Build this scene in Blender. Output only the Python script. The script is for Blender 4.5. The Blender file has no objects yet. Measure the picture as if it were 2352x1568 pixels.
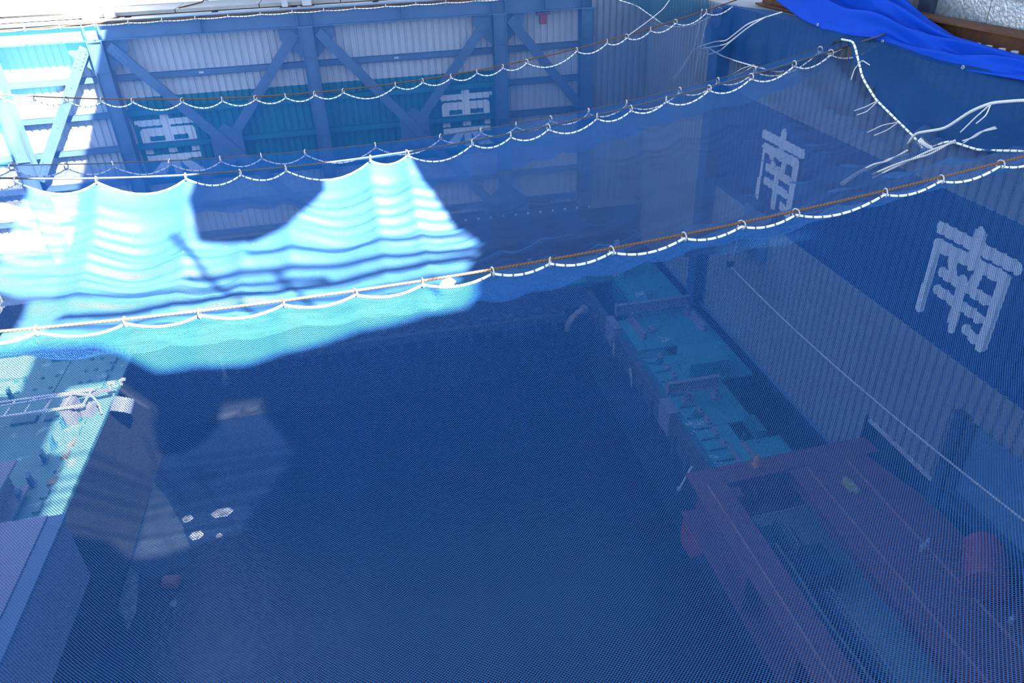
import bpy, math, random
from mathutils import Vector, Matrix
random.seed(7)
C = bpy.context.scene.collection
SC = bpy.context.scene

# ------------------------------------------------------------------ camera
PITCH, ROLL, YAW, FPX = math.radians(31.0016), math.radians(-2.388), math.radians(10.622), 1696.58
cam = bpy.data.cameras.new('camera'); cam_o = bpy.data.objects.new('camera', cam); C.objects.link(cam_o)
cam.sensor_width = 36.0; cam.lens = FPX / 2352 * 36.0; cam.clip_start = 0.05; cam.clip_end = 400
f_ = Vector((math.sin(YAW) * math.cos(PITCH), math.cos(YAW) * math.cos(PITCH), -math.sin(PITCH)))
r_ = Vector((math.cos(YAW), -math.sin(YAW), 0)); u_ = r_.cross(f_)
r2 = r_ * math.cos(ROLL) + u_ * math.sin(ROLL); u2 = -r_ * math.sin(ROLL) + u_ * math.cos(ROLL)
cam_o.matrix_world = Matrix(((r2.x, u2.x, -f_.x, 0), (r2.y, u2.y, -f_.y, 0), (r2.z, u2.z, -f_.z, 1.9), (0, 0, 0, 1)))
SC.camera = cam_o

# ------------------------------------------------------------------ light
SUN_DIR = Vector((-0.35, 0.61, -0.71)).normalized()      # the way the sunlight travels
SKY_STRENGTH, SUN_STRENGTH, EXPOSURE = 0.50, 46.0, 0.68
w = bpy.data.worlds.new('sky'); SC.world = w; w.use_nodes = True
nt = w.node_tree; nt.nodes.clear()
sky = nt.nodes.new('ShaderNodeTexSky'); sky.sky_type = 'NISHITA'; sky.sun_disc = False
sky.sun_elevation = math.radians(45); sky.sun_rotation = math.atan2(-SUN_DIR.x, -SUN_DIR.y)
sky.air_density = 1.0; sky.dust_density = 0.6; sky.ozone_density = 1.6
bg = nt.nodes.new('ShaderNodeBackground'); bg.inputs['Strength'].default_value = SKY_STRENGTH
wo = nt.nodes.new('ShaderNodeOutputWorld')
hs = nt.nodes.new('ShaderNodeHueSaturation'); hs.inputs['Saturation'].default_value = 0.85
nt.links.new(sky.outputs[0], hs.inputs['Color']); nt.links.new(hs.outputs[0], bg.inputs[0]); nt.links.new(bg.outputs[0], wo.inputs[0])
sun = bpy.data.lights.new('sun', 'SUN'); sun.energy = SUN_STRENGTH; sun.angle = math.radians(0.53); sun.color = (1.0, 0.96, 0.9)
sun_o = bpy.data.objects.new('sun', sun); C.objects.link(sun_o)
sun_o.rotation_euler = SUN_DIR.to_track_quat('-Z', 'Y').to_euler(); sun_o.location = (20, -30, 30)
SC.view_settings.view_transform = 'Standard'; SC.view_settings.look = 'None'
SC.view_settings.exposure = EXPOSURE; SC.view_settings.gamma = 1.0; SC.view_settings.use_curve_mapping = False

cy = SC.cycles; cy.max_bounces = 5; cy.diffuse_bounces = 3; cy.glossy_bounces = 2; cy.transmission_bounces = 2; cy.transparent_max_bounces = 10; cy.caustics_reflective = False; cy.caustics_refractive = False

# ------------------------------------------------------------------ materials
MATS = {}
def mat(name, col, rough=0.6, metal=0.0, var=0.25, scale=3.0, bump=0.0, bscale=40.0, col2=None, spot=0.0, spec=0.4):
    """Principled surface with large soft colour variation, optional second colour in patches and fine relief."""
    if name in MATS: return MATS[name]
    m = bpy.data.materials.new(name); m.use_nodes = True
    n = m.node_tree.nodes; l = m.node_tree.links
    b = n['Principled BSDF']; b.inputs['Roughness'].default_value = rough; b.inputs['Metallic'].default_value = metal
    b.inputs['Specular IOR Level'].default_value = spec
    tc = n.new('ShaderNodeTexCoord'); nz = n.new('ShaderNodeTexNoise'); nz.inputs['Scale'].default_value = scale; nz.inputs['Detail'].default_value = 6
    l.new(tc.outputs['Object'], nz.inputs['Vector'])
    r = n.new('ShaderNodeValToRGB')
    c = col; k = 1 - var
    r.color_ramp.elements[0].position = 0.3; r.color_ramp.elements[1].position = 0.7
    r.color_ramp.elements[0].color = (c[0] * k, c[1] * k, c[2] * k, 1); r.color_ramp.elements[1].color = (c[0], c[1], c[2], 1)
    l.new(nz.outputs['Fac'], r.inputs['Fac'])
    out = r.outputs['Color']
    if col2:
        n2 = n.new('ShaderNodeTexNoise'); n2.inputs['Scale'].default_value = scale * 2.3; n2.inputs['Detail'].default_value = 8
        l.new(tc.outputs['Object'], n2.inputs['Vector'])
        r2_ = n.new('ShaderNodeValToRGB'); r2_.color_ramp.elements[0].position = 0.62 - spot; r2_.color_ramp.elements[1].position = 0.7 - spot
        l.new(n2.outputs['Fac'], r2_.inputs['Fac'])
        mx = n.new('ShaderNodeMix'); mx.data_type = 'RGBA'; l.new(r2_.outputs['Color'], mx.inputs[0]); l.new(out, mx.inputs[6]); mx.inputs[7].default_value = (*col2, 1)
        out = mx.outputs[2]
    l.new(out, b.inputs['Base Color'])
    if bump:
        n3 = n.new('ShaderNodeTexNoise'); n3.inputs['Scale'].default_value = bscale; n3.inputs['Detail'].default_value = 4
        l.new(tc.outputs['Object'], n3.inputs['Vector'])
        bp = n.new('ShaderNodeBump'); bp.inputs['Strength'].default_value = bump; bp.inputs['Distance'].default_value = 0.02
        l.new(n3.outputs['Fac'], bp.inputs['Height']); l.new(bp.outputs['Normal'], b.inputs['Normal'])
    MATS[name] = m; return m

def net_mat(name, col, col_t, rx=0.36, ry=0.21, pu=0.0155, pv=0.0175, gloss=0.012):
    """Knitted safety net: staggered oval openings (transparent) between blue strands; UV is in metres on the cloth."""
    m = bpy.data.materials.new(name); m.use_nodes = True
    n = m.node_tree.nodes; l = m.node_tree.links; n.clear()
    uv = n.new('ShaderNodeUVMap'); sp = n.new('ShaderNodeSeparateXYZ'); l.new(uv.outputs[0], sp.inputs[0])
    def M(op, a, b=None):
        x = n.new('ShaderNodeMath'); x.operation = op
        for i, v in enumerate((a, b)):
            if v is None: continue
            if isinstance(v, (int, float)): x.inputs[i].default_value = v
            else: l.new(v, x.inputs[i])
        return x.outputs[0]
    U = M('MULTIPLY', sp.outputs[0], 1 / pu); V = M('MULTIPLY', sp.outputs[1], 1 / pv)
    def lat(o):
        a = M('SUBTRACT', M('FRACT', M('ADD', U, o)), 0.5); b = M('SUBTRACT', M('FRACT', M('ADD', V, o)), 0.5)
        a = M('MULTIPLY', a, 1 / rx); b = M('MULTIPLY', b, 1 / ry)
        return M('ADD', M('MULTIPLY', a, a), M('MULTIPLY', b, b))
    strand = M('GREATER_THAN', M('MINIMUM', lat(100.0), lat(100.5)), 1.0)
    d = n.new('ShaderNodeBsdfDiffuse'); t = n.new('ShaderNodeBsdfTranslucent')
    d.inputs[0].default_value = (*col, 1); t.inputs[0].default_value = (*col_t, 1)
    mx = n.new('ShaderNodeMixShader'); mx.inputs[0].default_value = 0.45; l.new(d.outputs[0], mx.inputs[1]); l.new(t.outputs[0], mx.inputs[2])
    gl = n.new('ShaderNodeBsdfGlossy'); gl.inputs['Roughness'].default_value = 0.55; gl.inputs['Color'].default_value = (0.9, 0.95, 1, 1)
    mg = n.new('ShaderNodeMixShader'); mg.inputs[0].default_value = gloss; l.new(mx.outputs[0], mg.inputs[1]); l.new(gl.outputs[0], mg.inputs[2]); mx = mg
    tr = n.new('ShaderNodeBsdfTransparent'); fin = n.new('ShaderNodeMixShader')
    l.new(strand, fin.inputs[0]); l.new(tr.outputs[0], fin.inputs[1]); l.new(mx.outputs[0], fin.inputs[2])
    o = n.new('ShaderNodeOutputMaterial'); l.new(fin.outputs[0], o.inputs[0])
    return m

def stripe_mat(name, col, dark, period, duty, slant=0.0, rough=0.8):
    """Rope: UV v runs along the length in metres, u round it; dark lacing ticks (or the lay of a wire rope when slanted)."""
    m = bpy.data.materials.new(name); m.use_nodes = True
    n = m.node_tree.nodes; l = m.node_tree.links; b = n['Principled BSDF']; b.inputs['Roughness'].default_value = rough
    uv = n.new('ShaderNodeUVMap'); sp = n.new('ShaderNodeSeparateXYZ'); l.new(uv.outputs[0], sp.inputs[0])
    a = n.new('ShaderNodeMath'); a.operation = 'MULTIPLY_ADD'; a.inputs[1].default_value = slant; l.new(sp.outputs[0], a.inputs[0])
    c = n.new('ShaderNodeMath'); c.operation = 'MULTIPLY'; c.inputs[1].default_value = 1 / period; l.new(sp.outputs[1], c.inputs[0]); l.new(c.outputs[0], a.inputs[2])
    fr = n.new('ShaderNodeMath'); fr.operation = 'FRACT'; l.new(a.outputs[0], fr.inputs[0])
    ls = n.new('ShaderNodeMath'); ls.operation = 'LESS_THAN'; ls.inputs[1].default_value = duty; l.new(fr.outputs[0], ls.inputs[0])
    mx = n.new('ShaderNodeMix'); mx.data_type = 'RGBA'; l.new(ls.outputs[0], mx.inputs[0]); mx.inputs[6].default_value = (*col, 1); mx.inputs[7].default_value = (*dark, 1)
    l.new(mx.outputs[2], b.inputs['Base Color']); return m

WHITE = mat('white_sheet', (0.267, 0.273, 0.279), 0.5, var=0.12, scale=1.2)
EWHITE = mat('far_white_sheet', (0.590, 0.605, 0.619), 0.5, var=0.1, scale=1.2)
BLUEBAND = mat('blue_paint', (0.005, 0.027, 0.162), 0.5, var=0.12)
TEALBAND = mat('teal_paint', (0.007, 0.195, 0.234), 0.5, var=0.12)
GLYPH = mat('white_paint', (0.93, 0.93, 0.93), 0.5, var=0.06)
STEEL = mat('blue_grey_steel', (0.10, 0.175, 0.29), 0.5, var=0.15)
DARKSTEEL = mat('dark_blue_steel', (0.030, 0.048, 0.096), 0.55, var=0.2)
LAV = mat('lavender_steel', (0.260, 0.248, 0.322), 0.5, var=0.18)
TEAL = mat('teal_deck', (0.035, 0.34, 0.36), 0.55, var=0.2, scale=1.5, col2=(0.04, 0.27, 0.30), spot=0.02)
TEALD = mat('teal_deck_fitting', (0.037, 0.186, 0.211), 0.55, var=0.2)
NORTH = mat('green_deck', (0.124, 0.310, 0.285), 0.55, var=0.15, scale=1.2, col2=(0.30, 0.48, 0.44), spot=0.02)
RED = mat('red_steel', (0.195, 0.046, 0.049), 0.55, var=0.25, scale=2.0)
BRIGHTRED = mat('bright_red', (0.350, 0.035, 0.035), 0.5)
ORANGE = mat('orange', (0.75, 0.28, 0.05), 0.5)
RUST = mat('rust', (0.119, 0.045, 0.021), 0.8, var=0.5, scale=6, bump=0.2)
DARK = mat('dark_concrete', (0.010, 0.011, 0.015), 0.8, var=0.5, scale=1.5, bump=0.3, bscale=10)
MUD = mat('grey_mud', (0.096, 0.096, 0.099), 0.9, var=0.5, scale=5, bump=0.6, bscale=18)
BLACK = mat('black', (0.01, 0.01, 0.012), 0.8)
CONC = mat('pale_concrete', (0.48, 0.47, 0.45), 0.85, var=0.25, scale=2.0, bump=0.1)
GREY = mat('grey_concrete', (0.231, 0.245, 0.259), 0.85, var=0.2, scale=2.0, bump=0.1)
FLOORG = mat('grey_blue_floor', (0.385, 0.434, 0.462), 0.6, var=0.2, scale=1.5)
GALV = mat('galvanised', (0.434, 0.476, 0.518), 0.35, metal=0.5, var=0.45, scale=14, bump=0.5, bscale=25)
TARP = mat('blue_tarp', (0.004, 0.055, 0.44), 0.6, spec=0.06, var=0.1, bump=0.06, bscale=300)
RING = mat('ring_metal', (0.496, 0.480, 0.464), 0.4, metal=0.4)
ALU = mat('aluminium', (0.75, 0.76, 0.8), 0.35, metal=0.5, var=0.1)
CHALK = mat('chalk', (0.75, 0.78, 0.8), 0.9)
PIPE = mat('beige_pipe', (0.40, 0.34, 0.27), 0.6, var=0.3)
ROPE = stripe_mat('white_rope', (0.80, 0.80, 0.78), (0.12, 0.12, 0.14), 0.085, 0.16)
ROPEP = stripe_mat('plain_rope', (0.72, 0.70, 0.66), (0.4, 0.38, 0.36), 0.02, 0.4, 2.0)
WIRE = stripe_mat('rusty_wire_rope', (0.17, 0.075, 0.032), (0.05, 0.028, 0.02), 0.03, 0.35, 2.0)
NETN = net_mat('blue_net', (0.024, 0.13, 0.37), (0.024, 0.16, 0.46))
NETF = net_mat('far_blue_net', (0.022, 0.14, 0.40), (0.022, 0.17, 0.50), 0.375, 0.23)
NETM = net_mat('dense_blue_net', (0.045, 0.15, 0.38), (0.045, 0.18, 0.48), 0.325, 0.18, gloss=0.03)
NETU = net_mat('open_blue_net', (0.022, 0.14, 0.40), (0.022, 0.17, 0.50), 0.40, 0.255)
NETD = net_mat('loose_blue_net', (0.008, 0.085, 0.26), (0.008, 0.10, 0.31), 0.215, 0.125, 0.016, 0.019)
NETT = net_mat('loose_teal_net', (0.006, 0.085, 0.15), (0.006, 0.10, 0.18), 0.30, 0.18, 0.016, 0.019)

def water_mat():
    m = bpy.data.materials.new('dark_water'); m.use_nodes = True; n = m.node_tree.nodes; l = m.node_tree.links
    b = n['Principled BSDF']; b.inputs['Base Color'].default_value = (0.004, 0.008, 0.02, 1); b.inputs['Roughness'].default_value = 0.22; b.inputs['IOR'].default_value = 1.33
    tc = n.new('ShaderNodeTexCoord'); a = n.new('ShaderNodeTexNoise'); a.inputs['Scale'].default_value = 9; a.inputs['Detail'].default_value = 3
    l.new(tc.outputs['Object'], a.inputs['Vector'])
    bp = n.new('ShaderNodeBump'); bp.inputs['Strength'].default_value = 0.5; bp.inputs['Distance'].default_value = 0.04
    l.new(a.outputs['Fac'], bp.inputs['Height']); l.new(bp.outputs['Normal'], b.inputs['Normal']); return m
WATER = water_mat()

# ------------------------------------------------------------------ mesh helpers
class MB:
    def __init__(s): s.v = []; s.f = []; s.uv = None; s.mi = []
    def _add(s, vs, fs, uvs=None, mi=0):
        o = len(s.v); s.v += [tuple(p) for p in vs]; s.f += [tuple(i + o for i in f) for f in fs]; s.mi += [mi] * len(fs)
        if uvs is not None:
            if s.uv is None: s.uv = []
            s.uv += uvs
        return s
    def box(s, lo, hi, mi=0):
        x0, y0, z0 = lo; x1, y1, z1 = hi
        vs = [(x0, y0, z0), (x1, y0, z0), (x1, y1, z0), (x0, y1, z0), (x0, y0, z1), (x1, y0, z1), (x1, y1, z1), (x0, y1, z1)]
        return s._add(vs, [(0, 3, 2, 1), (4, 5, 6, 7), (0, 1, 5, 4), (1, 2, 6, 5), (2, 3, 7, 6), (3, 0, 4, 7)], mi=mi)
    def bar(s, p, q, wid, thk, side):
        """Rectangular bar p->q; wid along SIDE (made perpendicular), thk along the third axis."""
        p = Vector(p); q = Vector(q); d = (q - p).normalized(); sd = Vector(side); sd = (sd - d * sd.dot(d)).normalized(); t = d.cross(sd)
        vs = [e + sd * (a * wid / 2) + t * (b * thk / 2) for e in (p, q) for a, b in ((-1, -1), (1, -1), (1, 1), (-1, 1))]
        return s._add(vs, [(0, 1, 2, 3), (7, 6, 5, 4), (0, 4, 5, 1), (1, 5, 6, 2), (2, 6, 7, 3), (3, 7, 4, 0)])
    def hbeam(s, p, q, width, height, up, tf=0.02, tw=0.014):
        """H section from p to q: two flanges facing UP / -UP and the web between."""
        p = Vector(p); q = Vector(q); d = (q - p).normalized(); u = Vector(up); u = (u - d * u.dot(d)).normalized(); sd = d.cross(u)
        for k in (-1, 1):
            o = u * (k * (height - tf) / 2); s.bar(p + o, q + o, width, tf, sd)
        s.bar(p, q, tw, height - 2 * tf, sd); return s
    def tube(s, pts, r, n=8, cap=True):
        pts = [Vector(p) for p in pts]; L = 0; rings = []; prev = None; vs = []; fs = []; uvs = []; ls = []
        for i, p in enumerate(pts):
            d = (pts[min(i + 1, len(pts) - 1)] - pts[max(i - 1, 0)]).normalized()
            if prev is None: a = d.orthogonal().normalized()
            else: a = (prev - d * prev.dot(d)).normalized()
            prev = a; b = d.cross(a)
            if i: L += (p - pts[i - 1]).length
            ls.append(L); rr = r[i] if isinstance(r, (list, tuple)) else r
            vs += [p + (a * math.cos(2 * math.pi * k / n) + b * math.sin(2 * math.pi * k / n)) * rr for k in range(n)]
        for i in range(len(pts) - 1):
            for k in range(n):
                k2 = (k + 1) % n; fs.append((i * n + k, i * n + k2, (i + 1) * n + k2, (i + 1) * n + k))
                uvs += [(k / n, ls[i]), ((k + 1) / n, ls[i]), ((k + 1) / n, ls[i + 1]), (k / n, ls[i + 1])]
        if cap:
            fs.append(tuple(range(n - 1, -1, -1))); uvs += [(0, 0)] * n
            m = (len(pts) - 1) * n; fs.append(tuple(range(m, m + n))); uvs += [(0, 0)] * n
        return s._add(vs, fs, uvs)
    def cyl(s, p, q, r, n=12): return s.tube([p, q], r, n)
    def prism(s, poly, z0, z1, mi=0):
        n = len(poly); vs = [(x, y, z0) for x, y in poly] + [(x, y, z1) for x, y in poly]
        fs = [tuple(range(n - 1, -1, -1)), tuple(range(n, 2 * n))] + [(i, (i + 1) % n, n + (i + 1) % n, n + i) for i in range(n)]
        return s._add(vs, fs, mi=mi)
    def plate(s, poly3, t):
        """Flat polygon in 3D given thickness t along its normal."""
        P = [Vector(p) for p in poly3]; nr = (P[1] - P[0]).cross(P[2] - P[0]).normalized() * t; n = len(P)
        fs = [tuple(range(n - 1, -1, -1)), tuple(range(n, 2 * n))] + [(i, (i + 1) % n, n + (i + 1) % n, n + i) for i in range(n)]
        return s._add(P + [p + nr for p in P], fs)
    def grid(s, P, UV):
        """P[j][i] rows of points with UV[j][i]."""
        h = len(P); wd = len(P[0]); vs = [p for row in P for p in row]; fs = []; uvs = []
        for j in range(h - 1):
            for i in range(wd - 1):
                fs.append((j * wd + i, j * wd + i + 1, (j + 1) * wd + i + 1, (j + 1) * wd + i))
                uvs += [UV[j][i], UV[j][i + 1], UV[j + 1][i + 1], UV[j + 1][i]]
        return s._add(vs, fs, uvs)
    def mesh(s, name, mats, off=(0, 0, 0), smooth=False):
        me = bpy.data.meshes.new(name); ox, oy, oz = off
        me.from_pydata([(x - ox, y - oy, z - oz) for x, y, z in s.v], [], s.f)
        for m in (mats if isinstance(mats, (list, tuple)) else [mats]): me.materials.append(m)
        if any(s.mi): me.polygons.foreach_set('material_index', s.mi)
        if s.uv:
            u = me.uv_layers.new(name='UVMap'); u.data.foreach_set('uv', [c for p in s.uv for c in p])
        if smooth: me.polygons.foreach_set('use_smooth', [True] * len(me.polygons))
        me.update(); return me

WLOC = {}
def tag(o, label=None, cat=None, group=None, kind=None):
    for k, v in (('label', label), ('category', cat), ('group', group), ('kind', kind)):
        if v: o[k] = v
    return o
def root(name, label, cat, loc=(0, 0, 0), group=None, kind=None):
    o = bpy.data.objects.new(name, None); o.empty_display_size = 0.2; o.location = loc; C.objects.link(o); WLOC[o.name] = Vector(loc)
    return tag(o, label, cat, group, kind)
def part(name, mb, mats, parent=None, label=None, smooth=False, kind=None):
    off = WLOC.get(parent.name, Vector()) if parent else Vector()
    o = bpy.data.objects.new(name, mb.mesh(name, mats, off, smooth)); C.objects.link(o)
    if parent: o.parent = parent
    WLOC[o.name] = off
    return tag(o, label, kind=kind)
def thing(name, mb, mats, label, cat, group=None, smooth=False, loc=(0, 0, 0)):
    o = bpy.data.objects.new(name, mb.mesh(name, mats, loc, smooth)); o.location = loc; C.objects.link(o); WLOC[o.name] = Vector(loc)
    return tag(o, label, cat, group)
def struct(name, mb, mats, label=None):
    o = bpy.data.objects.new(name, mb.mesh(name, mats)); C.objects.link(o); WLOC[o.name] = Vector(); return tag(o, label, kind='structure')
def inst(name, me, parent, loc, rot=(0, 0, 0)):
    o = bpy.data.objects.new(name, me); C.objects.link(o); o.parent = parent; o.location = Vector(loc) - (WLOC.get(parent.name, Vector()) if parent else Vector()); o.rotation_euler = rot; return o

# ------------------------------------------------------------------ setting: corrugated walls
PER, DEP = 0.16, 0.034
def prof(s):
    t = s % PER
    if t < 0.10: return 0.0
    if t < 0.115: return DEP * (t - 0.10) / 0.015
    if t < 0.145: return DEP
    return DEP * (1 - (t - 0.145) / 0.015)
def corrugated(fn, s0, s1, rows):
    """fn(s, depth, z) -> point; rows(s) -> [(z_top, z_bottom, material index), ...] for the rib starting at s."""
    mb = MB(); k0 = round(s0 / PER); k1 = round(s1 / PER)
    for k in range(k0, k1):
        b = k * PER; st = [(0, 0), (0.10, 0), (0.115, DEP), (0.145, DEP), (0.16, 0)]
        for zt, zb, mi in rows(b):
            for (a, da), (c, dc) in zip(st, st[1:]):
                mb._add([fn(b + a, da, zt), fn(b + c, dc, zt), fn(b + c, dc, zb), fn(b + a, da, zb)], [(0, 1, 2, 3)], mi=mi)
    return mb
def srows(y):
    bot = -6.22 if y > 7.9 else -5.2
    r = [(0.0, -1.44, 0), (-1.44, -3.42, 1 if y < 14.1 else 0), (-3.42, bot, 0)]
    return r
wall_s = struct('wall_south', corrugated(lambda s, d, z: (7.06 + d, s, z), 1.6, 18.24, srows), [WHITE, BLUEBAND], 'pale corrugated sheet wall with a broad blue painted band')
def erows(x):
    teal = -5.2 < x < 3.35
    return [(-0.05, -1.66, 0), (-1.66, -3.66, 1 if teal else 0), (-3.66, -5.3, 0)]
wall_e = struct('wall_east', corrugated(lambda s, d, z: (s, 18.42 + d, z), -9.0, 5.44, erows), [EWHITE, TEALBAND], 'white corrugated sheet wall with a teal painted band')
struct('wall_east_return', corrugated(lambda s, d, z: (s, 18.0 + d, z), 5.6, 7.2, lambda x: [(0.0, -5.15, 0)]), [WHITE], 'plain corrugated sheet panel in the far corner')
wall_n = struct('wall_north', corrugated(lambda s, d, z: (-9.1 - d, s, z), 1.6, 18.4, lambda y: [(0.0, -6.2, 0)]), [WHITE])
struct('wall_west', MB().box((-9.1, 0.35, -6.5), (7.3, 0.5, -0.1)), WHITE)

def seg_d(px, pz, a, b):
    ax, az = a; bx, bz = b; dx, dz = bx - ax, bz - az; L = dx * dx + dz * dz
    t = max(0, min(1, ((px - ax) * dx + (pz - az) * dz) / L)) if L else 0
    return math.hypot(px - ax - t * dx, pz - az - t * dz)
# the painted characters, in metres about their middle (x to the reader's right, z up)
NAN = [((-0.63, 0.58), (0.63, 0.58), .085), ((0, .75), (0, .35), .085), ((-.585, .35), (-.60, -.575), .062), ((-.575, .36), (.51, .39), .085),
       ((.515, .37), (.50, -.53), .085), ((.50, -.53), (.24, -.455), .075), ((-.31, .31), (-.21, .11), .07), ((.16, .35), (.13, .13), .075),
       ((-.38, .05), (.36, .04), .075), ((-.38, -.20), (.35, -.22), .075), ((-.03, .10), (0, -.55), .08)]
def in_nan(x, z): return any(seg_d(x, z, a, b) < r for a, b, r in NAN)
def in_dong(x, z):
    ax = abs(x)
    if math.hypot(x, z + 0.10) < 0.10: return True
    if -.29 < z < -.15 and ax < .66 - (.06 if z < -.24 else 0): return True
    if ax < .09 and -.93 < z < -.1: return True
    if ax < .60 and -.93 < z < -.335:
        if ax > .52 and z > -.42 and math.hypot(ax - .5, z + .435) > .1: return False
        if .10 < ax < .43 and (-.64 < z < -.53 or z < -.77): return False
        return True
    if ax < .60 and -1.09 < z < -.965: return True
    if -1.5 < z <= -1.09:
        t = -1.09 - z
        if ax < .09: return True
        lo = .02 + t * 0.62; hi = .27 + t * 1.15
        return lo + .06 < ax < hi
    return False
def glyph(inside, fn, u0, u1, z0, z1, parent, name, label, step=0.0125):
    mb = MB(); idx = {}
    def vid(i, j):
        if (i, j) not in idx: idx[(i, j)] = len(mb.v); mb.v.append(fn(u0 + i * step, z0 + j * step))
        return idx[(i, j)]
    for i in range(int((u1 - u0) / step)):
        for j in range(int((z1 - z0) / step)):
            if inside(u0 + (i + .5) * step, z0 + (j + .5) * step):
                mb.f.append((vid(i, j), vid(i + 1, j), vid(i + 1, j + 1), vid(i, j + 1))); mb.mi.append(0)
    return part(name, mb, GLYPH, parent, label)
for cy, lb in ((6.95, 'white painted character for south, nearer the viewer'), (11.5, 'white painted character for south, farther along the band')):
    glyph(in_nan, lambda u, z, cy=cy: (7.06 + prof(cy - u) - 0.006, cy - u, -2.5 + z), -0.85, 0.85, -0.75, 0.95, wall_s, 'painted_character', lb)
for cx, lb in ((-4.42, 'white painted character for east, left of the crossed braces'), (2.55, 'white painted character for east, right of the crossed braces')):
    glyph(in_dong, lambda u, z, cx=cx: (cx + u, 18.42 + prof(cx + u) - 0.006, -2.01 + z), -0.95, 0.95, -1.5, 0.02, wall_e, 'painted_character', lb)

# pit, water, dark surroundings
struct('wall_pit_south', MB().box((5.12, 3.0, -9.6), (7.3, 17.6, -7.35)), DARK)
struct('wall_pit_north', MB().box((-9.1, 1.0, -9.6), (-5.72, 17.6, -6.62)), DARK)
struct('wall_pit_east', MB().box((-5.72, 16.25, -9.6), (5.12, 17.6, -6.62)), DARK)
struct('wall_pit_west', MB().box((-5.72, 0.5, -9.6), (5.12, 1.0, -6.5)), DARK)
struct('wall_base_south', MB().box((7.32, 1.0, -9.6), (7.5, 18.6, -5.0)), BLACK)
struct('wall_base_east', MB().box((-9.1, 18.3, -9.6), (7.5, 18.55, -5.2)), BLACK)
wat = MB().box((-5.72, 1.0, -9.2), (5.12, 16.25, -9.15))
wo_ = struct('pit_water', wat, WATER, 'dark still water filling the deep pit'); wo_['kind'] = 'stuff'
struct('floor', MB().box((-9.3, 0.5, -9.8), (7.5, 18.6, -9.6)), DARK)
GLINT = mat('pale_glint', (.20, .21, .21), .35, var=.85, scale=7, bump=1.0, bscale=14)  # silvery reflections on the water, put into the colour of solid patches
GLINT_DIM = mat('grey_glint', (.022, .03, .04), .5, var=.5, scale=4, bump=.6, bscale=12)  # dimmer stretch of the same painted reflection
def patch(poly, m, name, label, cat, group=None, z=-9.148):
    """Thin painted-glint patch with a domed, slightly ragged outline."""
    n = len(poly) * 4; P = []; rnd = random.Random(len(label)); cx = sum(p[0] for p in poly) / len(poly); cy = sum(p[1] for p in poly) / len(poly)
    for i in range(n):
        k = i // 4; t = (i % 4) / 4; x0, y0 = poly[k]; x1, y1 = poly[(k + 1) % len(poly)]; f = rnd.uniform(.95, 1.05)
        P.append((cx + (x0 + (x1 - x0) * t - cx) * f, cy + (y0 + (y1 - y0) * t - cy) * f))
    mb = MB(); vs = [(x, y, z) for x, y in P] + [(cx + (x - cx) * .85, cy + (y - cy) * .85, z + .02) for x, y in P] + [(cx, cy, z + .025)]
    mb._add(vs, [(i, (i + 1) % n, n + (i + 1) % n, n + i) for i in range(n)] + [(n + i, n + (i + 1) % n, 2 * n) for i in range(n)])
    return thing(name, mb, m, label, cat, group)
patch([(-5.7, 14.1), (-5.43, 13.7), (-4.84, 12.6), (-4.44, 11.45), (-5.2, 11.2), (-5.66, 11.4)], GLINT_DIM, 'dim_glint_sheet', 'large dim grey film on the water along the left pit wall', 'painted_glint')  # the grey film is a dim painted reflection
patch([(-5.68, 11.7), (-5.44, 11.3), (-5.32, 10.46), (-5.36, 10.0), (-5.68, 10.6)], GLINT, 'glint_sheet', 'long glittering pale patch on the water by the left pit wall', 'foam')  # painted reflection, no foam on the water
def blob(x, y, r, sx, label, m=GLINT, name='glint_patch', cat='foam', g='painted glints on the water'): patch([(x + r * sx * math.cos(k * 1.047), y + r * math.sin(k * 1.047)) for k in range(6)], m, name, label, cat, g)
blob(-4.06, 12.76, .16, 1.5, 'pale foam patch farthest from the left pit wall'); blob(-4.77, 12.74, .11, 1.1, 'pale foam patch nearest the grey film'); blob(-4.51, 12.19, .14, 1.1, 'pale foam patch between the others and the orange float'); blob(-4.04, 12.07, .06, 1.2, 'tiny pale foam fleck'); blob(-4.66, 10.45, .10, .8, 'small pale foam patch just below the orange float')  # the foam patches and grey film are painted reflections
fo = root('orange_float', 'dull orange float on the dark water at the left', 'float', (-4.77, 10.97, -9.15)); part('float_body', MB().cyl((-4.9, 11.0, -9.1), (-4.64, 10.94, -9.1), .13, 14), mat('dull_orange', (.42, .12, .05), .7), fo); part('end_band', MB().cyl((-4.66, 10.945, -9.1), (-4.62, 10.935, -9.1), .135, 14), mat('dull_orange', (.42, .12, .05), .7), fo)
# ground round the shaft
struct('ground_south', MB().box((7.15, -14, -0.4), (40, 40, -0.02)), GREY)
struct('ground_north', MB().box((-40, -14, -0.4), (-9.2, 40, -0.02)), GREY)
struct('ground_west', MB().box((-9.2, -14, -0.4), (7.15, 0.35, -0.02)), GREY)
struct('ground_east', MB().box((-9.2, 18.75, -0.4), (7.15, 40, -0.02)), GREY)

# ------------------------------------------------------------------ east wall steelwork
tb = root('top_girder', 'long blue-grey steel girder along the top of the far wall', 'girder', (-1, 18.1, -0.38))
part('girder_section', MB().hbeam((-9, 18.14, -0.19), (5.72, 18.14, -0.19), 0.3, 0.38, (0, 0, 1)), STEEL, tb)
sf = MB().box((-0.006, -0.14, -0.17), (0.006, 0.0, 0.17)).mesh('stiffener', STEEL)
for x in (-7.3, -5.43, -5.13, -3.1, -1.09, -0.79, 1.2, 3.25, 3.55, 4.5, 5.4): inst('stiffener', sf, tb, (x, 18.13, -0.19))

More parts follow.
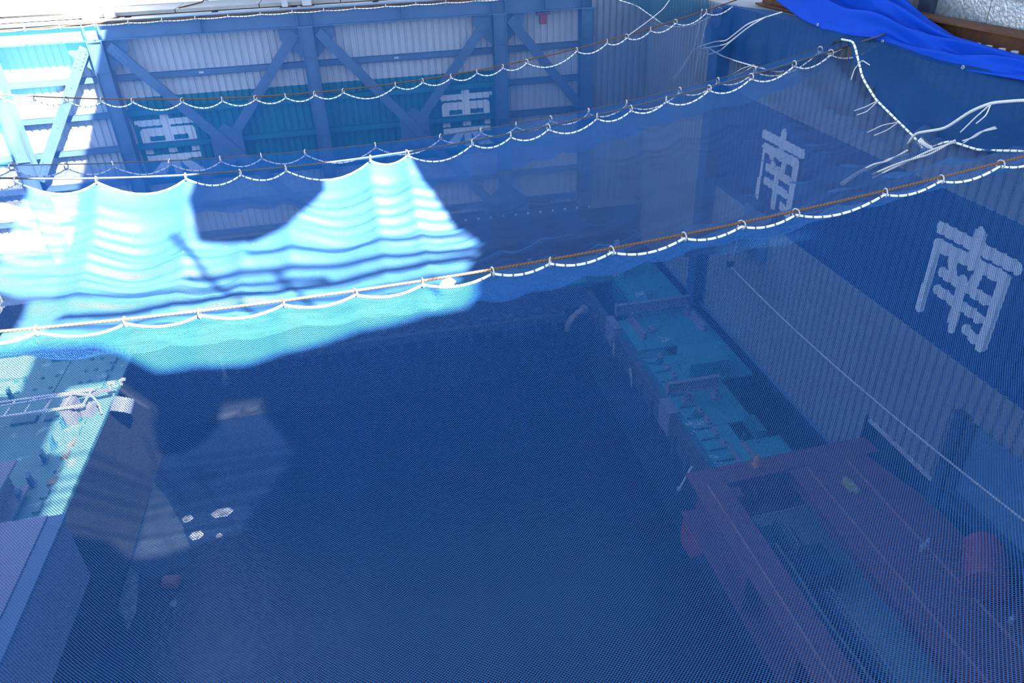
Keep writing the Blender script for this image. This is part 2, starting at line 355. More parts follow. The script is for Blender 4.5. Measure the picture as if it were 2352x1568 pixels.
COLS = [(-7.45, 'by the left edge'), (-5.28, 'left of the left white character'), (-0.94, 'in the middle of the far wall'), (3.40, 'right of the right white character'), (5.51, 'at the far corner')]
for x, lb in COLS:
    c = root('steel_column', 'blue-grey steel H column ' + lb, 'column', (x, 18.14, -5.3), 'columns of the far wall')
    part('column_section', MB().hbeam((x, 18.14, -5.3), (x, 18.14, -0.38), 0.3, 0.28, (0, 1, 0), 0.018).box((x - .15, 17.96, -5.3), (x - .132, 18.0, -.38)).box((x + .132, 17.96, -5.3), (x + .15, 18.0, -.38)), STEEL, c)
    [part('stiffener', MB().box((x - .132, 17.965, zz), (x + .132, 18.0, zz + .02)), STEEL, c) for zz in (-1.02, -2.75, -0.4)]
    if x in (-5.28, -0.94, 3.40):
        for sg in (-1, 1):
            g = part('gusset_plate', MB().plate([(x + sg * .15, 18.13, -0.38), (x + sg * .60, 18.13, -0.38), (x + sg * .60, 18.13, -0.62), (x + sg * .15, 18.13, -1.05)], 0.014 * sg), STEEL, c)
            part('gusset_plate', MB().plate([(x + sg * .15, 18.13, -5.2), (x + sg * .60, 18.13, -5.2), (x + sg * .60, 18.13, -4.9), (x + sg * .15, 18.13, -4.5)], -0.014 * sg), STEEL, c)
def brace(x0, z0, x1, z1, yy, lb):
    b = root('diagonal_brace', lb, 'brace', (x1, yy, z1), 'diagonal braces of the far wall')
    p = Vector((x0, yy, z0)); q = Vector((x1, yy, z1)); d = (q - p).normalized(); nrm = Vector((0, 1, 0)); sd = d.cross(nrm)
    m = MB().bar(p, q, 0.2, 0.012, sd)
    for k in (-1, 1): m.bar(p + sd * k * .1 + nrm * .03, q + sd * k * .1 + nrm * .03, 0.012, 0.07, sd)
    bs = part('brace_section', m, STEEL, b)
    bm = MB()
    for e, dd in ((p, d), (q, -d)):
        for k in range(5):
            for sg in (-1, 1):
                c0 = e + dd * (0.1 + .09 * k) + sd * sg * .05; bm.cyl(c0 - nrm * .022, c0, 0.016, 6)
    for t in (.3, .42, .6, .72):
        c0 = p.lerp(q, t); bm.cyl(c0 - nrm * .018, c0, 0.022, 6)
    part('bolts', bm, STEEL, bs, kind='stuff')
ends = [(-5.28, -0.94, 'left of the middle column'), (-0.94, 3.40, 'right of the middle column'), (3.40, 5.6, 'in the corner bay')]
for a, b, lb in ends[:2]:
    brace(a + .25, -0.5, b - .25, -5.05, 18.03, 'steel brace falling to the right, ' + lb)
    brace(b - .25, -0.5, a + .25, -5.05, 18.10, 'steel brace falling to the left, ' + lb)
    mx = (a + b) / 2; g = MB().plate([(mx - .35, 18.075, -2.55), (mx, 18.075, -2.3), (mx + .35, 18.075, -2.55), (mx + .35, 18.075, -3.0), (mx, 18.075, -3.25), (mx - .35, 18.075, -3.0)], 0.012)
    thing('gusset_plate', g, STEEL, 'six-sided plate where the two braces cross, ' + lb, 'plate', 'crossing plates')
brace(3.65, -0.5, 5.35, -2.6, 18.03, 'steel brace from the right column down to the far corner')
brace(-7.3, -3.2, -5.5, -0.5, 18.03, 'sunlit steel brace at the left edge, rising to the right')
for z in (-1.2, -1.97, -2.73, -3.5, -4.25, -5.0):
    for a, b in ((-9.0, -5.3), (-5.26, -0.96), (-0.92, 3.38), (3.42, 5.4)):
        teal = -3.6 < z < -1.7 and -5.3 < a < 3.3
        o = root('wall_girt', {-1.2: 'topmost', -1.97: 'second', -2.73: 'third', -3.5: 'fourth', -4.25: 'fifth', -5.0: 'lowest'}[z] + (' teal' if teal else ' blue-grey') + ' girt from the top, ' + {-9.0: 'at the sunlit left end', -5.26: 'in the bay of the left character', -.92: 'in the bay of the right character', 3.42: 'in the corner bay'}[a], 'girt', ((a + b) / 2, 18.36, z), 'girts of the far wall')
        m = MB().box((a, 18.30, z - .065), (b, 18.306, z + .065)).box((a, 18.30, z + .059), (b, 18.40, z + .065)).box((a, 18.30, z - .065), (b, 18.40, z - .059))
        part('channel', m, TEALBAND if teal else STEEL, o)
        if z == -1.2 and a > -6: part('chalk_mark', MB().box(((a + b) / 2 - .3, 18.296, z - .02), ((a + b) / 2 - .2, 18.3, z + .02)), CHALK, o)
rl = root('red_lamp', 'small dull red box lamp under the girder near the corner', 'lamp', (4.42, 18.05, -0.6))
part('lamp_body', MB().box((4.36, 18.0, -0.66), (4.52, 18.12, -0.45)), BRIGHTRED, rl); part('bracket', MB().box((4.28, 18.0, -0.46), (4.60, 18.13, -0.40)), RED, rl)
bb = root('base_girder', 'deep dark blue girder at the foot of the far wall', 'girder', (0, 17.9, -6.4))
bg_ = part('girder_section', MB().hbeam((-9, 17.95, -5.6), (7.0, 17.95, -5.6), 0.5, 0.8, (0, 0, 1), 0.03), DARKSTEEL, bb)
part('bolts', (lambda m: [m.cyl((x, 17.80, -5.19), (x, 17.80, -5.15), 0.03, 6) for x in [-5 + .33 * k for k in range(33)]] and m)(MB()), CHALK, bg_, kind='stuff')

# south wall column, bracket beam and pulley
c = root('wall_column', 'dark blue column standing against the south wall', 'column', (6.95, 13.95, -6.3))
part('column_section', MB().hbeam((6.92, 13.95, -6.3), (6.92, 13.95, 0), 0.36, 0.26, (1, 0, 0)), mat('navy_steel', (.03, .08, .22), .5), c)
c = root('bracket_beam', 'blue steel beam jutting from the wall below the blue band', 'beam', (6.3, 11.95, -4.0))
part('beam_section', MB().hbeam((5.62, 12.0, -3.78), (7.05, 12.0, -3.78), 0.3, 0.5, (0, 0, 1)), STEEL, c)
part('end_plate', MB().box((7.0, 11.45, -4.2), (7.05, 12.4, -3.3)), STEEL, c)
part('end_plate', MB().box((5.6, 11.85, -4.03), (5.62, 12.15, -3.53)), STEEL, c)
c = root('pulley', 'small dark pulley block hung from the bracket beam', 'pulley', (6.55, 11.85, -4.3))
part('block', MB().cyl((6.50, 11.83, -4.28), (6.58, 11.83, -4.28), 0.07, 14), BLACK, c, smooth=False)
part('strap', MB().tube([(6.52, 11.82, -3.5), (6.48, 11.82, -3.8), (6.52, 11.82, -4.25)], 0.012, 6).tube([(6.56, 11.82, -3.5), (6.62, 11.82, -3.8), (6.56, 11.82, -4.25)], 0.012, 6), ROPEP, c)
part('red_tape', MB().box((6.46, 11.81, -4.1), (6.51, 11.84, -3.85)), BRIGHTRED, c)
P0 = Vector((6.55, 11.83, -4.33)); P1 = Vector((5.72, 3.4, -3.35))
pts = [P0.lerp(P1, t / 20) - Vector((0, 0, 0.16 * 4 * t / 20 * (1 - t / 20))) for t in range(21)]
thing('hoist_line', MB().tube(pts, 0.011, 6), ROPEP, 'thin pale line running from the pulley along the south wall', 'line')

# door and low opening in the south wall
d = root('door_1', 'flat blue-grey shutter set in the wall at the lower right', None, (7.0, 5.2, -6.0), kind='structure')
part('shutter_panel', MB().box((7.0, 3.6, -5.0), (7.05, 6.1, -4.0)), STEEL, d)
for lo, hi in (((6.96, 6.05, -5.4), (7.05, 6.15, -4.0)), ((6.96, 6.25, -5.6), (7.05, 6.4, -3.95)), ((6.94, 3.6, -5.06), (7.05, 6.1, -5.0)), ((6.92, 3.6, -5.22), (7.05, 6.05, -5.16))): part('frame_bar', MB().box(lo, hi), DARKSTEEL, d)
struct('trim_1', MB().box((7.02, 6.4, -5.24), (7.06, 7.88, -5.19)), ALU, 'pale flashing along the raised lower edge of the wall')
struct('trim_2', MB().box((7.02, 7.92, -6.26), (7.06, 17.9, -6.21)), STEEL)

# ------------------------------------------------------------------ south deck
Z = -6.5
sd_ = root('south_deck', 'teal steel deck along the south wall with plates, lugs and chalk marks', 'deck', (6.1, 12, Z))
part('deck_body', MB().box((5.72, 8.0, -7.3), (7.05, 17.0, Z - 0.05)).box((5.12, 3.0, -7.3), (7.05, 14.05, Z - 0.05)), TEALD, sd_)
def dp(x0, x1, y0, y1, z=Z, t=0.05): return part('deck_plate', MB().box((x0, y0, z - t), (x1, y1, z)), TEAL, sd_)
dp(5.74, 7.02, 15.17, 16.75); dp(5.74, 7.02, 14.28, 15.155); dp(5.12, 7.02, 12.66, 14.0)
dp(5.12, 6.30, 11.25, 12.3); dp(5.12, 6.30, 9.86, 11.235); dp(5.12, 5.80, 8.3, 9.845)
dp(6.0, 7.02, 12.0, 12.645); dp(6.31, 7.02, 11.23, 11.99); dp(6.31, 7.02, 9.7, 11.22, Z - .22); dp(6.55, 7.02, 8.3, 9.69, Z - .22); dp(5.86, 6.54, 8.3, 9.33, Z - .02); dp(5.86, 6.30, 9.34, 9.85, Z - .12)
def fit(name, mb, m, label=None): return part(name, mb, m, sd_, label)
fit('raised_box', MB().box((5.67, 11.28, Z), (6.50, 11.96, -6.1)), TEAL)
fit('raised_box', MB().box((6.10, 9.36, Z - .1), (6.30, 9.84, Z + .12)), TEALD)
fit('raised_box', MB().box((6.16, 14.48, Z), (6.28, 14.98, Z + .14)), TEALD)
fit('end_cap', MB().box((4.94, 13.75, -7.1), (5.12, 14.35, -6.55)), LAV); fit('end_cap', MB().box((4.92, 10.45, -7.1), (5.12, 10.95, -6.55)), LAV)
fit('upstand', MB().box((5.9, 16.0, Z), (5.96, 16.75, Z + .75)), TEAL)
lug = MB().box((-.045, -.09, 0), (.045, .09, .05)).box((-.02, -.04, .05), (.02, .04, .1)).mesh('lug', LAV)
for y in (12.28, 11.89, 11.56, 11.13, 10.75, 10.31, 9.98, 9.64, 9.30): inst('lug', lug, sd_, (5.46, y, Z))
rib = MB().box((0, -.012, 0), (.34, .012, .035)).mesh('deck_rib', TEALD)
for y in (12.1, 11.75, 11.4, 11.05, 10.9, 10.5, 10.15, 9.8, 9.5, 9.2, 8.9): inst('deck_rib', rib, sd_, (5.13, y, Z))
fit('lug_plate', MB().plate([(5.2, 12.05, Z), (5.42, 12.05, Z), (5.3, 12.05, Z + .2)], .02), TEAL)
fit('lug_plate', MB().plate([(5.2, 10.2, Z), (5.42, 10.2, Z), (5.3, 10.2, Z + .2)], .02), TEAL)
fit('grey_strip', MB().box((5.47, 8.3, Z), (5.56, 9.33, Z + .03)), GREY); fit('grey_strip', MB().box((5.76, 8.3, Z), (5.85, 9.25, Z + .03)), GREY)
RD = [((7.02, 10.58), (6.67, 10.56)), ((6.67, 10.56), (6.68, 10.21)), ((6.66, 9.66), (6.70, 9.33))]
for (a, b), (c_, e) in RD: fit('red_mark', MB().bar((a, b, Z - .214), (c_, e, Z - .214), 0.04, 0.012, (0, 0, 1) if 0 else (b - e, c_ - a, 0)), BRIGHTRED)
def chalk(x, y, n, s, ang):
    m = MB(); rnd = random.Random(int(x * 100 + y * 10))
    for k in range(n):
        px = x + rnd.uniform(-s, s); py = y + rnd.uniform(-s, s); a = ang + rnd.choice((0, 1.57)) + rnd.uniform(-.2, .2); L = rnd.uniform(.04, .13)
        m.bar((px, py, Z + .004), (px + math.cos(a) * L, py + math.sin(a) * L, Z + .004), .012, .006, (-math.sin(a), math.cos(a), 0))
    part('chalk_scrawl', m, CHALK, sd_, kind='stuff')
chalk(6.05, 15.1, 14, .14, .2); chalk(5.80, 12.95, 10, .1, .2); chalk(5.2, 9.85, 22, .16, .3); chalk(5.17, 8.95, 10, .12, 1.4)
hb = MB()
for k in range(34):
    rnd = random.Random(k); x = rnd.uniform(5.8, 7.0); y = rnd.uniform(8.4, 16.6); hb.cyl((x, y, Z), (x, y, Z + .015), .03, 8)
part('bolts', hb, TEALD, sd_, kind='stuff')
# lavender transverse beams on the deck
def xbeam(y, x0, x1, lb, stubs):
    t = root('deck_beam', lb, 'beam', ((x0 + x1) / 2, y, Z), 'lavender beams across the south deck')
    part('beam_section', MB().hbeam((x0, y, Z + .32), (x1, y, Z + .32), 0.10, 0.24, (0, 0, 1), .015), LAV, t)
    part('end_plate', MB().box((x0 - .02, y - .07, Z + .18), (x0, y + .07, Z + .46)), LAV, t)
    for x, h in stubs: part('leg', MB().box((x - .03, y - .12, Z), (x + .03, y + .04, Z + .22)).box((x - .08, y - .16, Z), (x + .08, y + .06, Z + .02)), LAV, t)
xbeam(13.95, 5.05, 6.95, 'longer lavender beam across the teal deck near the far corner', [(5.4, 0), (6.75, 0)])
xbeam(10.75, 4.98, 6.02, 'shorter lavender beam across the middle of the teal deck', [(5.35, 0), (5.95, 0)])
for i, (x, lb) in enumerate(((5.40, 'pit-side lavender channel lying on the deck in front of the longer beam'), (6.80, 'wall-side lavender channel lying on the deck in front of the longer beam'))):
    thing('steel_channel', MB().box((x - .03, 13.05, Z), (x + .03, 13.75, Z + .16)).box((x - .08, 13.05, Z), (x + .03, 13.75, Z + .012)), LAV, lb, 'channel')
thing('small_bracket', MB().box((5.62, 13.25, Z), (5.72, 13.45, Z + .1)).box((5.56, 13.3, Z), (5.78, 13.36, Z + .03)), LAV, 'small lavender bracket beside the pit-side channel', 'bracket')
dr = MB()
for k in range(9):
    rnd = random.Random(k + 50); x = 6.35 + rnd.uniform(-.25, .3); y = 14.4 + rnd.uniform(-.06, .1); a = rnd.uniform(0, 3); dr.bar((x, y, Z + .03), (x + .2 * math.cos(a), y + .1 * math.sin(a), Z + .05), .03, .02, (0, 0, 1))
thing('scrap_heap', dr, mat('brown_scrap', (0.35, 0.25, 0.18), 0.8), 'little heap of brown scraps behind the longer lavender beam', 'scrap')

# far (east) deck and pit rim
ed = root('far_deck', 'teal steel deck along the far side of the pit', 'deck', (0, 16.9, Z))
part('deck_body', MB().box((-5.7, 16.14, -6.62), (5.7, 17.65, Z - .05)), TEALD, ed)
for a, b in ((-5.7, -3.4), (-3.38, -1.1), (-1.08, 1.2), (1.32, 3.5), (3.62, 5.05)): part('deck_plate', MB().box((a, 16.1, Z - .05), (b, 17.6, Z)), TEAL, ed)
part('deck_plate', MB().box((5.2, 16.5, Z - .05), (5.72, 17.6, Z)), TEAL, ed)
for x, y, h, m, lb in ((1.26, 16.2, .34, LAV, 'short pale post on the far deck'), (3.58, 16.25, .75, LAV, 'lavender post on the far deck near its right end'), (5.85, 16.3, .95, mat('pinkish_steel', (.5, .36, .36), .5), 'pinkish post at the far right corner of the pit')):
    t = root('deck_post', lb, 'post', (x, y, Z), 'posts on the far deck'); part('shaft', MB().box((x - .05, y - .04, Z), (x + .05, y + .04, Z + h)), m, t); part('foot_plate', MB().box((x - .1, y - .1, Z), (x + .1, y + .1, Z + .02)), m, t)
led = root('pit_ledge', 'muddy grey ledge with brackets running along the far pit wall', 'ledge', (0, 15.9, -7.4))
part('ledge_body', MB().box((-4.3, 15.85, -7.42), (4.4, 16.25, -7.22)), MUD, led)
part('wall_band', MB().box((-5.7, 16.10, -7.2), (5.12, 16.26, -6.62)), MUD, led)
brk = MB().box((-.05, -.12, -.32), (-.02, .05, .06)).box((.02, -.12, -.32), (.05, .05, .06)).box((-.05, -.12, -.3), (.05, -.08, -.22)).mesh('bracket', MUD)
for k in range(20): inst('bracket', brk, led, (-4.1 + k * .43, 15.83, -7.22))
def lump(x, y, z, r, seed, m, name, label, cat, group):
    rnd = random.Random(seed); mb = MB(); rings = 5; n = 8; vs = []
    for i in range(rings + 1):
        th = math.pi * i / rings
        for k in range(n):
            rr = r * rnd.uniform(.75, 1.2); a = 2 * math.pi * k / n
            vs.append((x + rr * math.sin(th) * math.cos(a) * 1.25, y + rr * math.sin(th) * math.sin(a) * .8, z + rr * math.cos(th) * .75))
    fs = [(i * n + k, i * n + (k + 1) % n, (i + 1) * n + (k + 1) % n, (i + 1) * n + k) for i in range(rings) for k in range(n)]
    mb._add(vs, fs); return thing(name, mb, m, label, cat, group)
ORD = 'first second third fourth fifth sixth seventh eighth ninth tenth eleventh twelfth thirteenth fourteenth fifteenth sixteenth seventeenth eighteenth nineteenth'.split()
RUB = [(-4.0, .1), (-3.5, .08), (-3.1, .07), (-2.1, .12), (-1.8, .17), (-1.5, .2), (-1.15, .16), (-.9, .1), (-.2, .12), (.5, .08), (1.0, .08), (1.5, .11), (1.9, .1), (2.3, .13), (2.7, .17), (2.95, .12), (3.3, .12), (3.7, .14), (4.1, .1)]
for k, (x, r) in enumerate(RUB): lump(x, 16.0 + .04 * (k % 3), -7.22 + r * .55, r, k, MUD, 'rubble_lump', ORD[k] + ' lump of grey rubble from the left on the far pit ledge', 'rubble', 'rubble on the far pit ledge')
p = root('elbow_pipe', 'beige bent pipe hanging into the far right corner of the pit', 'pipe', (4.6, 16.0, -7.6))
pb_ = part('pipe_body', MB().tube([(4.40, 15.75, -7.66), (4.44, 15.78, -7.46), (4.56, 15.82, -7.32), (4.72, 15.88, -7.24), (4.9, 15.95, -7.2), (5.05, 16.1, -7.19)], .085, 12), PIPE, p, smooth=True)
part('flange', MB().cyl((4.86, 15.93, -7.205), (4.94, 15.97, -7.195), .13, 12), PIPE, pb_)
part('flange', MB().cyl((5.0, 16.02, -7.1), (5.0, 16.02, -6.95), .12, 12), MUD, pb_)
post = root('mooring_post', 'pale tubular post standing in the far left corner of the pit', 'post', (-3.9, 15.75, -7.6))
part('tube', MB().cyl((-4.0, 15.75, -7.62), (-3.98, 15.78, -7.0), .05, 10), LAV, post); part('foot', MB().cyl((-4.0, 15.75, -7.8), (-4.0, 15.75, -7.62), .1, 10), MUD, post)
band = root('south_pit_band', 'grey muddy strip along the pit side of the south deck', 'strip', (5.05, 11, -7.3))
part('strip_body', MB().box((5.0, 8.6, -7.25), (5.13, 16.2, -6.75)), MUD, band)
for k in range(12):
    y = 9.0 + k * .6; part('hanging_bracket', MB().box((4.93, y, -7.35), (5.0, y + .08, -6.9)), MUD, band)
def rag(x, y, z, pts, lb): thing('rag_strip', MB().plate([(x, y + a, z + b) for a, b in pts], .015), mat('khaki_rag', (.42, .42, .30), .9), lb, 'rag', 'rags by the pit')
rag(4.9, 13.6, -7.0, [(-.02, .22), (.06, .16), (.03, .03), (.05, -.12), (-.05, -.16), (-.06, .02)], 'upper khaki rag hanging on the right side of the pit')
rag(4.9, 12.5, -7.05, [(.1, .18), (0, .2), (-.08, .08), (-.12, -.16), (-.1, -.2), (-.02, -.06)], 'lower khaki rag hanging on the right side of the pit')
r0 = root('white_rod', 'bright white rod leaning by the red frame corner', 'rod', (4.36, 8.6, -6.66)); part('rod', MB().cyl((4.34, 8.6, -6.68), (4.54, 8.6, -6.22), .02, 8), CHALK, r0); part('collar', MB().cyl((4.335, 8.6, -6.70), (4.355, 8.6, -6.64), .034, 8), ALU, r0)

# ------------------------------------------------------------------ north deck (left)
nd = root('north_deck', 'pale green steel deck at the left of the pit with clips and lugs', 'deck', (-7.3, 13, Z))
part('deck_body', MB().box((-9.0, 4.0, -6.62), (-5.72, 17.5, Z - .04)), TEALD, nd)
for x0, x1, y0, y1 in ((-9.0, -6.99, 13.18, 17.4), (-6.97, -5.7, 13.18, 17.4), (-9.0, -5.7, 4.0, 13.165)): part('deck_plate', MB().box((x0, y0, Z - .04), (x1, y1, Z)), NORTH, nd)
clip = MB().box((-.055, -.11, 0), (.055, -.08, .05)).box((.03, -.11, 0), (.055, .11, .05)).mesh('clip', NORTH)
clipr = MB().box((-.055, -.11, 0), (.055, -.08, .05)).box((.03, -.11, 0), (.055, .11, .05)).box((-.05, -.04, 0), (.02, .08, .02)).mesh('rusty_clip', mat('rusty_clip', (.4, .3, .2), .8))
for i, y in enumerate((16.5, 16.2, 15.92, 15.61, 15.23, 14.91, 14.53, 14.21, 13.0, 12.65, 12.29, 11.94, 11.58, 11.22, 10.88, 10.54)):
    inst('clip', clipr if i in (10, 11, 13) else clip, nd, (-6.0 - .008 * i, y, Z))
hole = MB().cyl((0, 0, 0), (0, 0, .02), .045, 10).mesh('bolt', TEALD)
for x, y in ((-6.54, 14.50), (-6.35, 14.49), (-6.53, 14.95), (-6.34, 14.95), (-6.54, 15.43), (-6.33, 15.42), (-6.52, 15.86), (-6.33, 15.89), (-7.10, 14.92), (-7.38, 14.89), (-7.72, 14.88), (-7.89, 14.88), (-7.10, 14.45), (-7.40, 14.45), (-7.73, 14.42), (-8.1, 14.43)): inst('bolt', hole, nd, (x, y, Z))
peg = MB().box((-.025, -.09, 0), (.025, .09, .22)).box((-.06, -.12, 0), (.06, .12, .015)).mesh('lug', mat('blue_lug', (.06, .2, .30), .5))
for x, y in ((-6.39, 12.94), (-6.39, 12.29), (-6.42, 11.87), (-6.43, 11.23), (-6.45, 10.82), (-7.79, 14.27)): inst('lug', peg, nd, (x, y, Z), (0, 0, .25))
for x0, x1, y0, y1 in ((-7.45, -7.0, 13.2, 13.42), (-6.83, -6.12, 13.18, 13.36), (-6.5, -6.1, 13.0, 13.2), (-7.4, -6.75, 15.55, 15.75)): part('ground_plate', MB().box((x0, y0, Z), (x1, y1, Z + .04)), TEALD, nd)
ld = root('ladder', 'aluminium ladder lying level above the green deck at the left', 'ladder', (-7, 13.2, -6.12))
for y, xe in ((13.47, -5.86), (12.94, -5.9)): part('rail', MB().cyl((-8.6, y - .05, -6.1), (xe, y, -6.1), .032, 8), ALU, ld, smooth=True)
rung = MB().cyl((0, -.28, 0), (0, .28, 0), .022, 8).mesh('rung', ALU)
for k in range(8): inst('rung', rung, ld, (-5.93 - .345 * k, 13.2 - .006 * k, -6.1), (0, 0, -.05))
for x in (-6.3, -7.9): part('support_block', MB().box((x - .1, 12.95, Z), (x + .1, 13.45, -6.14)), LAV, ld)
part('tie_rod', MB().tube([(-8.6, 13.15, -6.05), (-7.2, 13.25, -6.05), (-6.2, 13.32, -6.05), (-5.9, 13.3, -6.1), (-5.78, 13.2, -6.25), (-5.74, 13.08, -6.45)], .02, 7), ALU, ld)
cl = root('pipe_clamp', 'grey clamp with a round end hanging over the pit edge', 'clamp', (-5.6, 13.5, -6.4))
part('arm', MB().bar((-6.3, 13.45, -6.2), (-5.6, 13.55, -6.2), .06, .06, (0, 0, 1)), LAV, cl); part('disc', MB().cyl((-5.5, 13.3, -6.62), (-5.42, 13.5, -6.42), .2, 16), mat('dim_steel', (.2, .22, .3), .5), cl)
part('claw', MB().box((-5.62, 13.5, -6.2), (-5.58, 13.56, -6.02)).box((-5.58, 13.5, -6.06), (-5.48, 13.56, -6.02)).box((-5.40, 13.5, -6.12), (-5.36, 13.56, -6.0)).box((-5.36, 13.5, -6.02), (-5.28, 13.56, -5.98)), ALU, cl)
for k, (x, y) in enumerate(((-6.25, 13.05), (-6.0, 13.2))):
    thing('clamp_shoe', MB().prism([(x - .1, y - .12), (x + .08, y - .14), (x + .12, y + .1), (x - .04, y + .14)], Z, Z + .22), LAV, ('nearer', 'farther')[k] + ' lavender clamp shoe at the end of the ladder', 'clamp')
# lavender boxes at the lower left
bx = root('steel_box', 'big lavender steel box at the lower left corner', 'box', (-5.6, 8, Z))
part('box_body', MB().box((-7.5, 5.0, Z), (-4.86, 8.80, -5.34)), LAV, bx)
part('top_plate', MB().box((-7.5, 4.9, -5.34), (-5.06, 8.84, -5.28)), LAV, bx)
part('edge_flange', MB().box((-5.05, 4.9, -5.36), (-4.83, 8.84, -5.30)), STEEL, bx)
part('slot', MB().box((-5.50, 6.6, -5.285), (-5.46, 7.9, -5.272)), DARKSTEEL, bx)
part('bracket', MB().box((-5.75, 8.45, -5.28), (-5.6, 8.55, -5.25)), DARKSTEEL, bx)
hbm = root('steel_beam', 'lavender H beam on the green deck at the left edge', 'beam', (-6.6, 10.3, Z)); part('beam_section', MB().hbeam((-6.62, 8.95, -6.1), (-6.62, 11.05, -6.1), .5, .6, (0, 0, 1), .04, .03), LAV, hbm)
part('end_plate', MB().box((-7.05, 10.3, Z), (-6.9, 11.3, -5.75)), DARKSTEEL, hbm)
for k, (x, y) in enumerate(((-4.9, 6.35), (-4.85, 6.15))): thing('rod_offcut', MB().cyl((x - .25, y - .1, -5.2), (x, y, -5.17), .02, 6), ALU, ('upper', 'lower')[k] + ' short pale rod on the lavender box at the bottom left', 'rod')

# ------------------------------------------------------------------ red machine frame (lower right)
RZ = -5.5
rm = root('red_machine', 'dull red steel machine frame over the near end of the south deck', 'frame', (5.6, 6, RZ - 1))
part('side_girder', MB().hbeam((4.22, 2.5, RZ - .4), (4.22, 7.72, RZ - .4), .5, .8, (0, 0, 1), .03), RED, rm, 'pit-side red girder')
part('side_girder', MB().hbeam((5.72, 2.5, RZ - .09), (5.72, 7.45, RZ - .09), .5, .18, (0, 0, 1), .03), RED, rm, 'inner red girder')
part('cross_girder', MB().hbeam((4.47, 7.56, RZ - .4), (7.0, 7.66, RZ - .4), .36, .8, (0, 0, 1), .03), RED, rm)
part('top_plate', MB().prism([(5.98, 2.5), (7.0, 2.5), (7.0, 6.4), (6.75, 7.48), (5.98, 7.45)], RZ - .06, RZ), RED, rm)
for y in (3.4, 4.6, 5.8): part('stiffener', MB().box((4.0, y, RZ - .77), (4.2, y + .03, RZ - .03)), RED, rm)
for x in (4.17, 5.75, 6.4): part('ridge', MB().box((x - .012, 2.5, RZ), (x + .012, 7.4, RZ + .025)), mat('pale_red', (.42, .16, .14), .5), rm)
part('gusset', MB().plate([(4.0, 6.9, RZ - .8), (4.0, 7.6, RZ - .8), (4.0, 7.6, RZ - 1.25), (4.0, 7.2, RZ - 1.25)], .05), BRIGHTRED, rm)
part('pad', MB().box((4.47, 7.1, RZ - .3), (4.62, 7.3, RZ - .03)), RED, rm)
mo = root('motor_housing', 'red rounded motor housing on the machine frame at the right', 'motor', (6.7, 5.0, RZ)); 
part('drum', MB().cyl((6.45, 4.75, RZ + .22), (6.9, 5.3, RZ + .22), .24, 18), BRIGHTRED, mo); part('base', MB().box((6.4, 4.7, RZ), (6.95, 5.3, RZ + .06)), RED, mo)
for k, (x, y) in enumerate(((6.3, 5.6), (6.42, 5.66), (6.55, 4.4))): thing('grease_fitting', MB().cyl((x, y, RZ), (x, y, RZ + .09), .03, 8).cyl((x, y, RZ + .09), (x, y, RZ + .12), .018, 8), ALU, ('pale fitting nearest the inner girder', 'pale fitting beside another on the red top plate', 'pale fitting in front of the red motor')[k], 'fitting')
oc = root('orange_cone', 'small orange marker cone on the red cross girder', 'cone', (5.06, 7.6, RZ)); part('cone', MB().tube([(5.06, 7.62, RZ + .02), (5.06, 7.62, RZ + .12), (5.06, 7.62, RZ + .22)], [.06, .05, .015], 10), ORANGE, oc); part('base', MB().box((5.0, 7.56, RZ), (5.12, 7.68, RZ + .02)), ORANGE, oc)
thing('yellow_strap', MB().box((6.05, 6.75, RZ), (6.2, 7.0, RZ + .03)).box((6.1, 6.7, RZ), (6.16, 7.05, RZ + .05)), mat('dull_yellow', (.4, .36, .12), .7), 'dull yellow strap lying on the red top plate', 'strap')
part('floor_plate', MB().box((5.13, 3.0, Z - .04), (7.0, 7.9, Z)), FLOORG, sd_)
ct = root('cable_tray', 'dark cable tray on the grey floor inside the red frame', 'tray', (5.1, 5.5, Z))
part('tray_body', MB().box((4.86, 2.8, Z), (5.34, 7.3, Z + .05)), DARKSTEEL, ct)
for x in (4.86, 5.34, 5.42): part('tray_edge', MB().box((x - .012, 2.8, Z), (x + .012, 7.35, Z + .14)), ALU if x != 5.34 else LAV, ct)
for i, x in enumerate((4.94, 5.02, 5.12, 5.2, 5.27)):
    part('cable', MB().tube([(x + .02 * math.sin(k * 1.3 + i), 2.9 + k * .4, Z + .08) for k in range(11)], .025, 7), [mat('green_cable', (.05, .2, .18), .5), BLACK, mat('grey_cable', (.3, .32, .3), .5), BLACK, mat('blue_cable', (.03, .08, .25), .5)][i], ct)
thing('junction_box', MB().box((5.28, 6.0, Z + .02), (5.62, 6.6, Z + .3)).box((5.3, 6.02, Z + .3), (5.6, 6.58, Z + .32)), DARKSTEEL, 'dark blue junction box beside the cable tray', 'box')
thing('slender_stick', MB().cyl((5.55, 7.2, Z + .03), (5.5, 6.7, Z + .05), .015, 6), BLACK, 'thin black stick lying at the far end of the grey floor', 'stick')

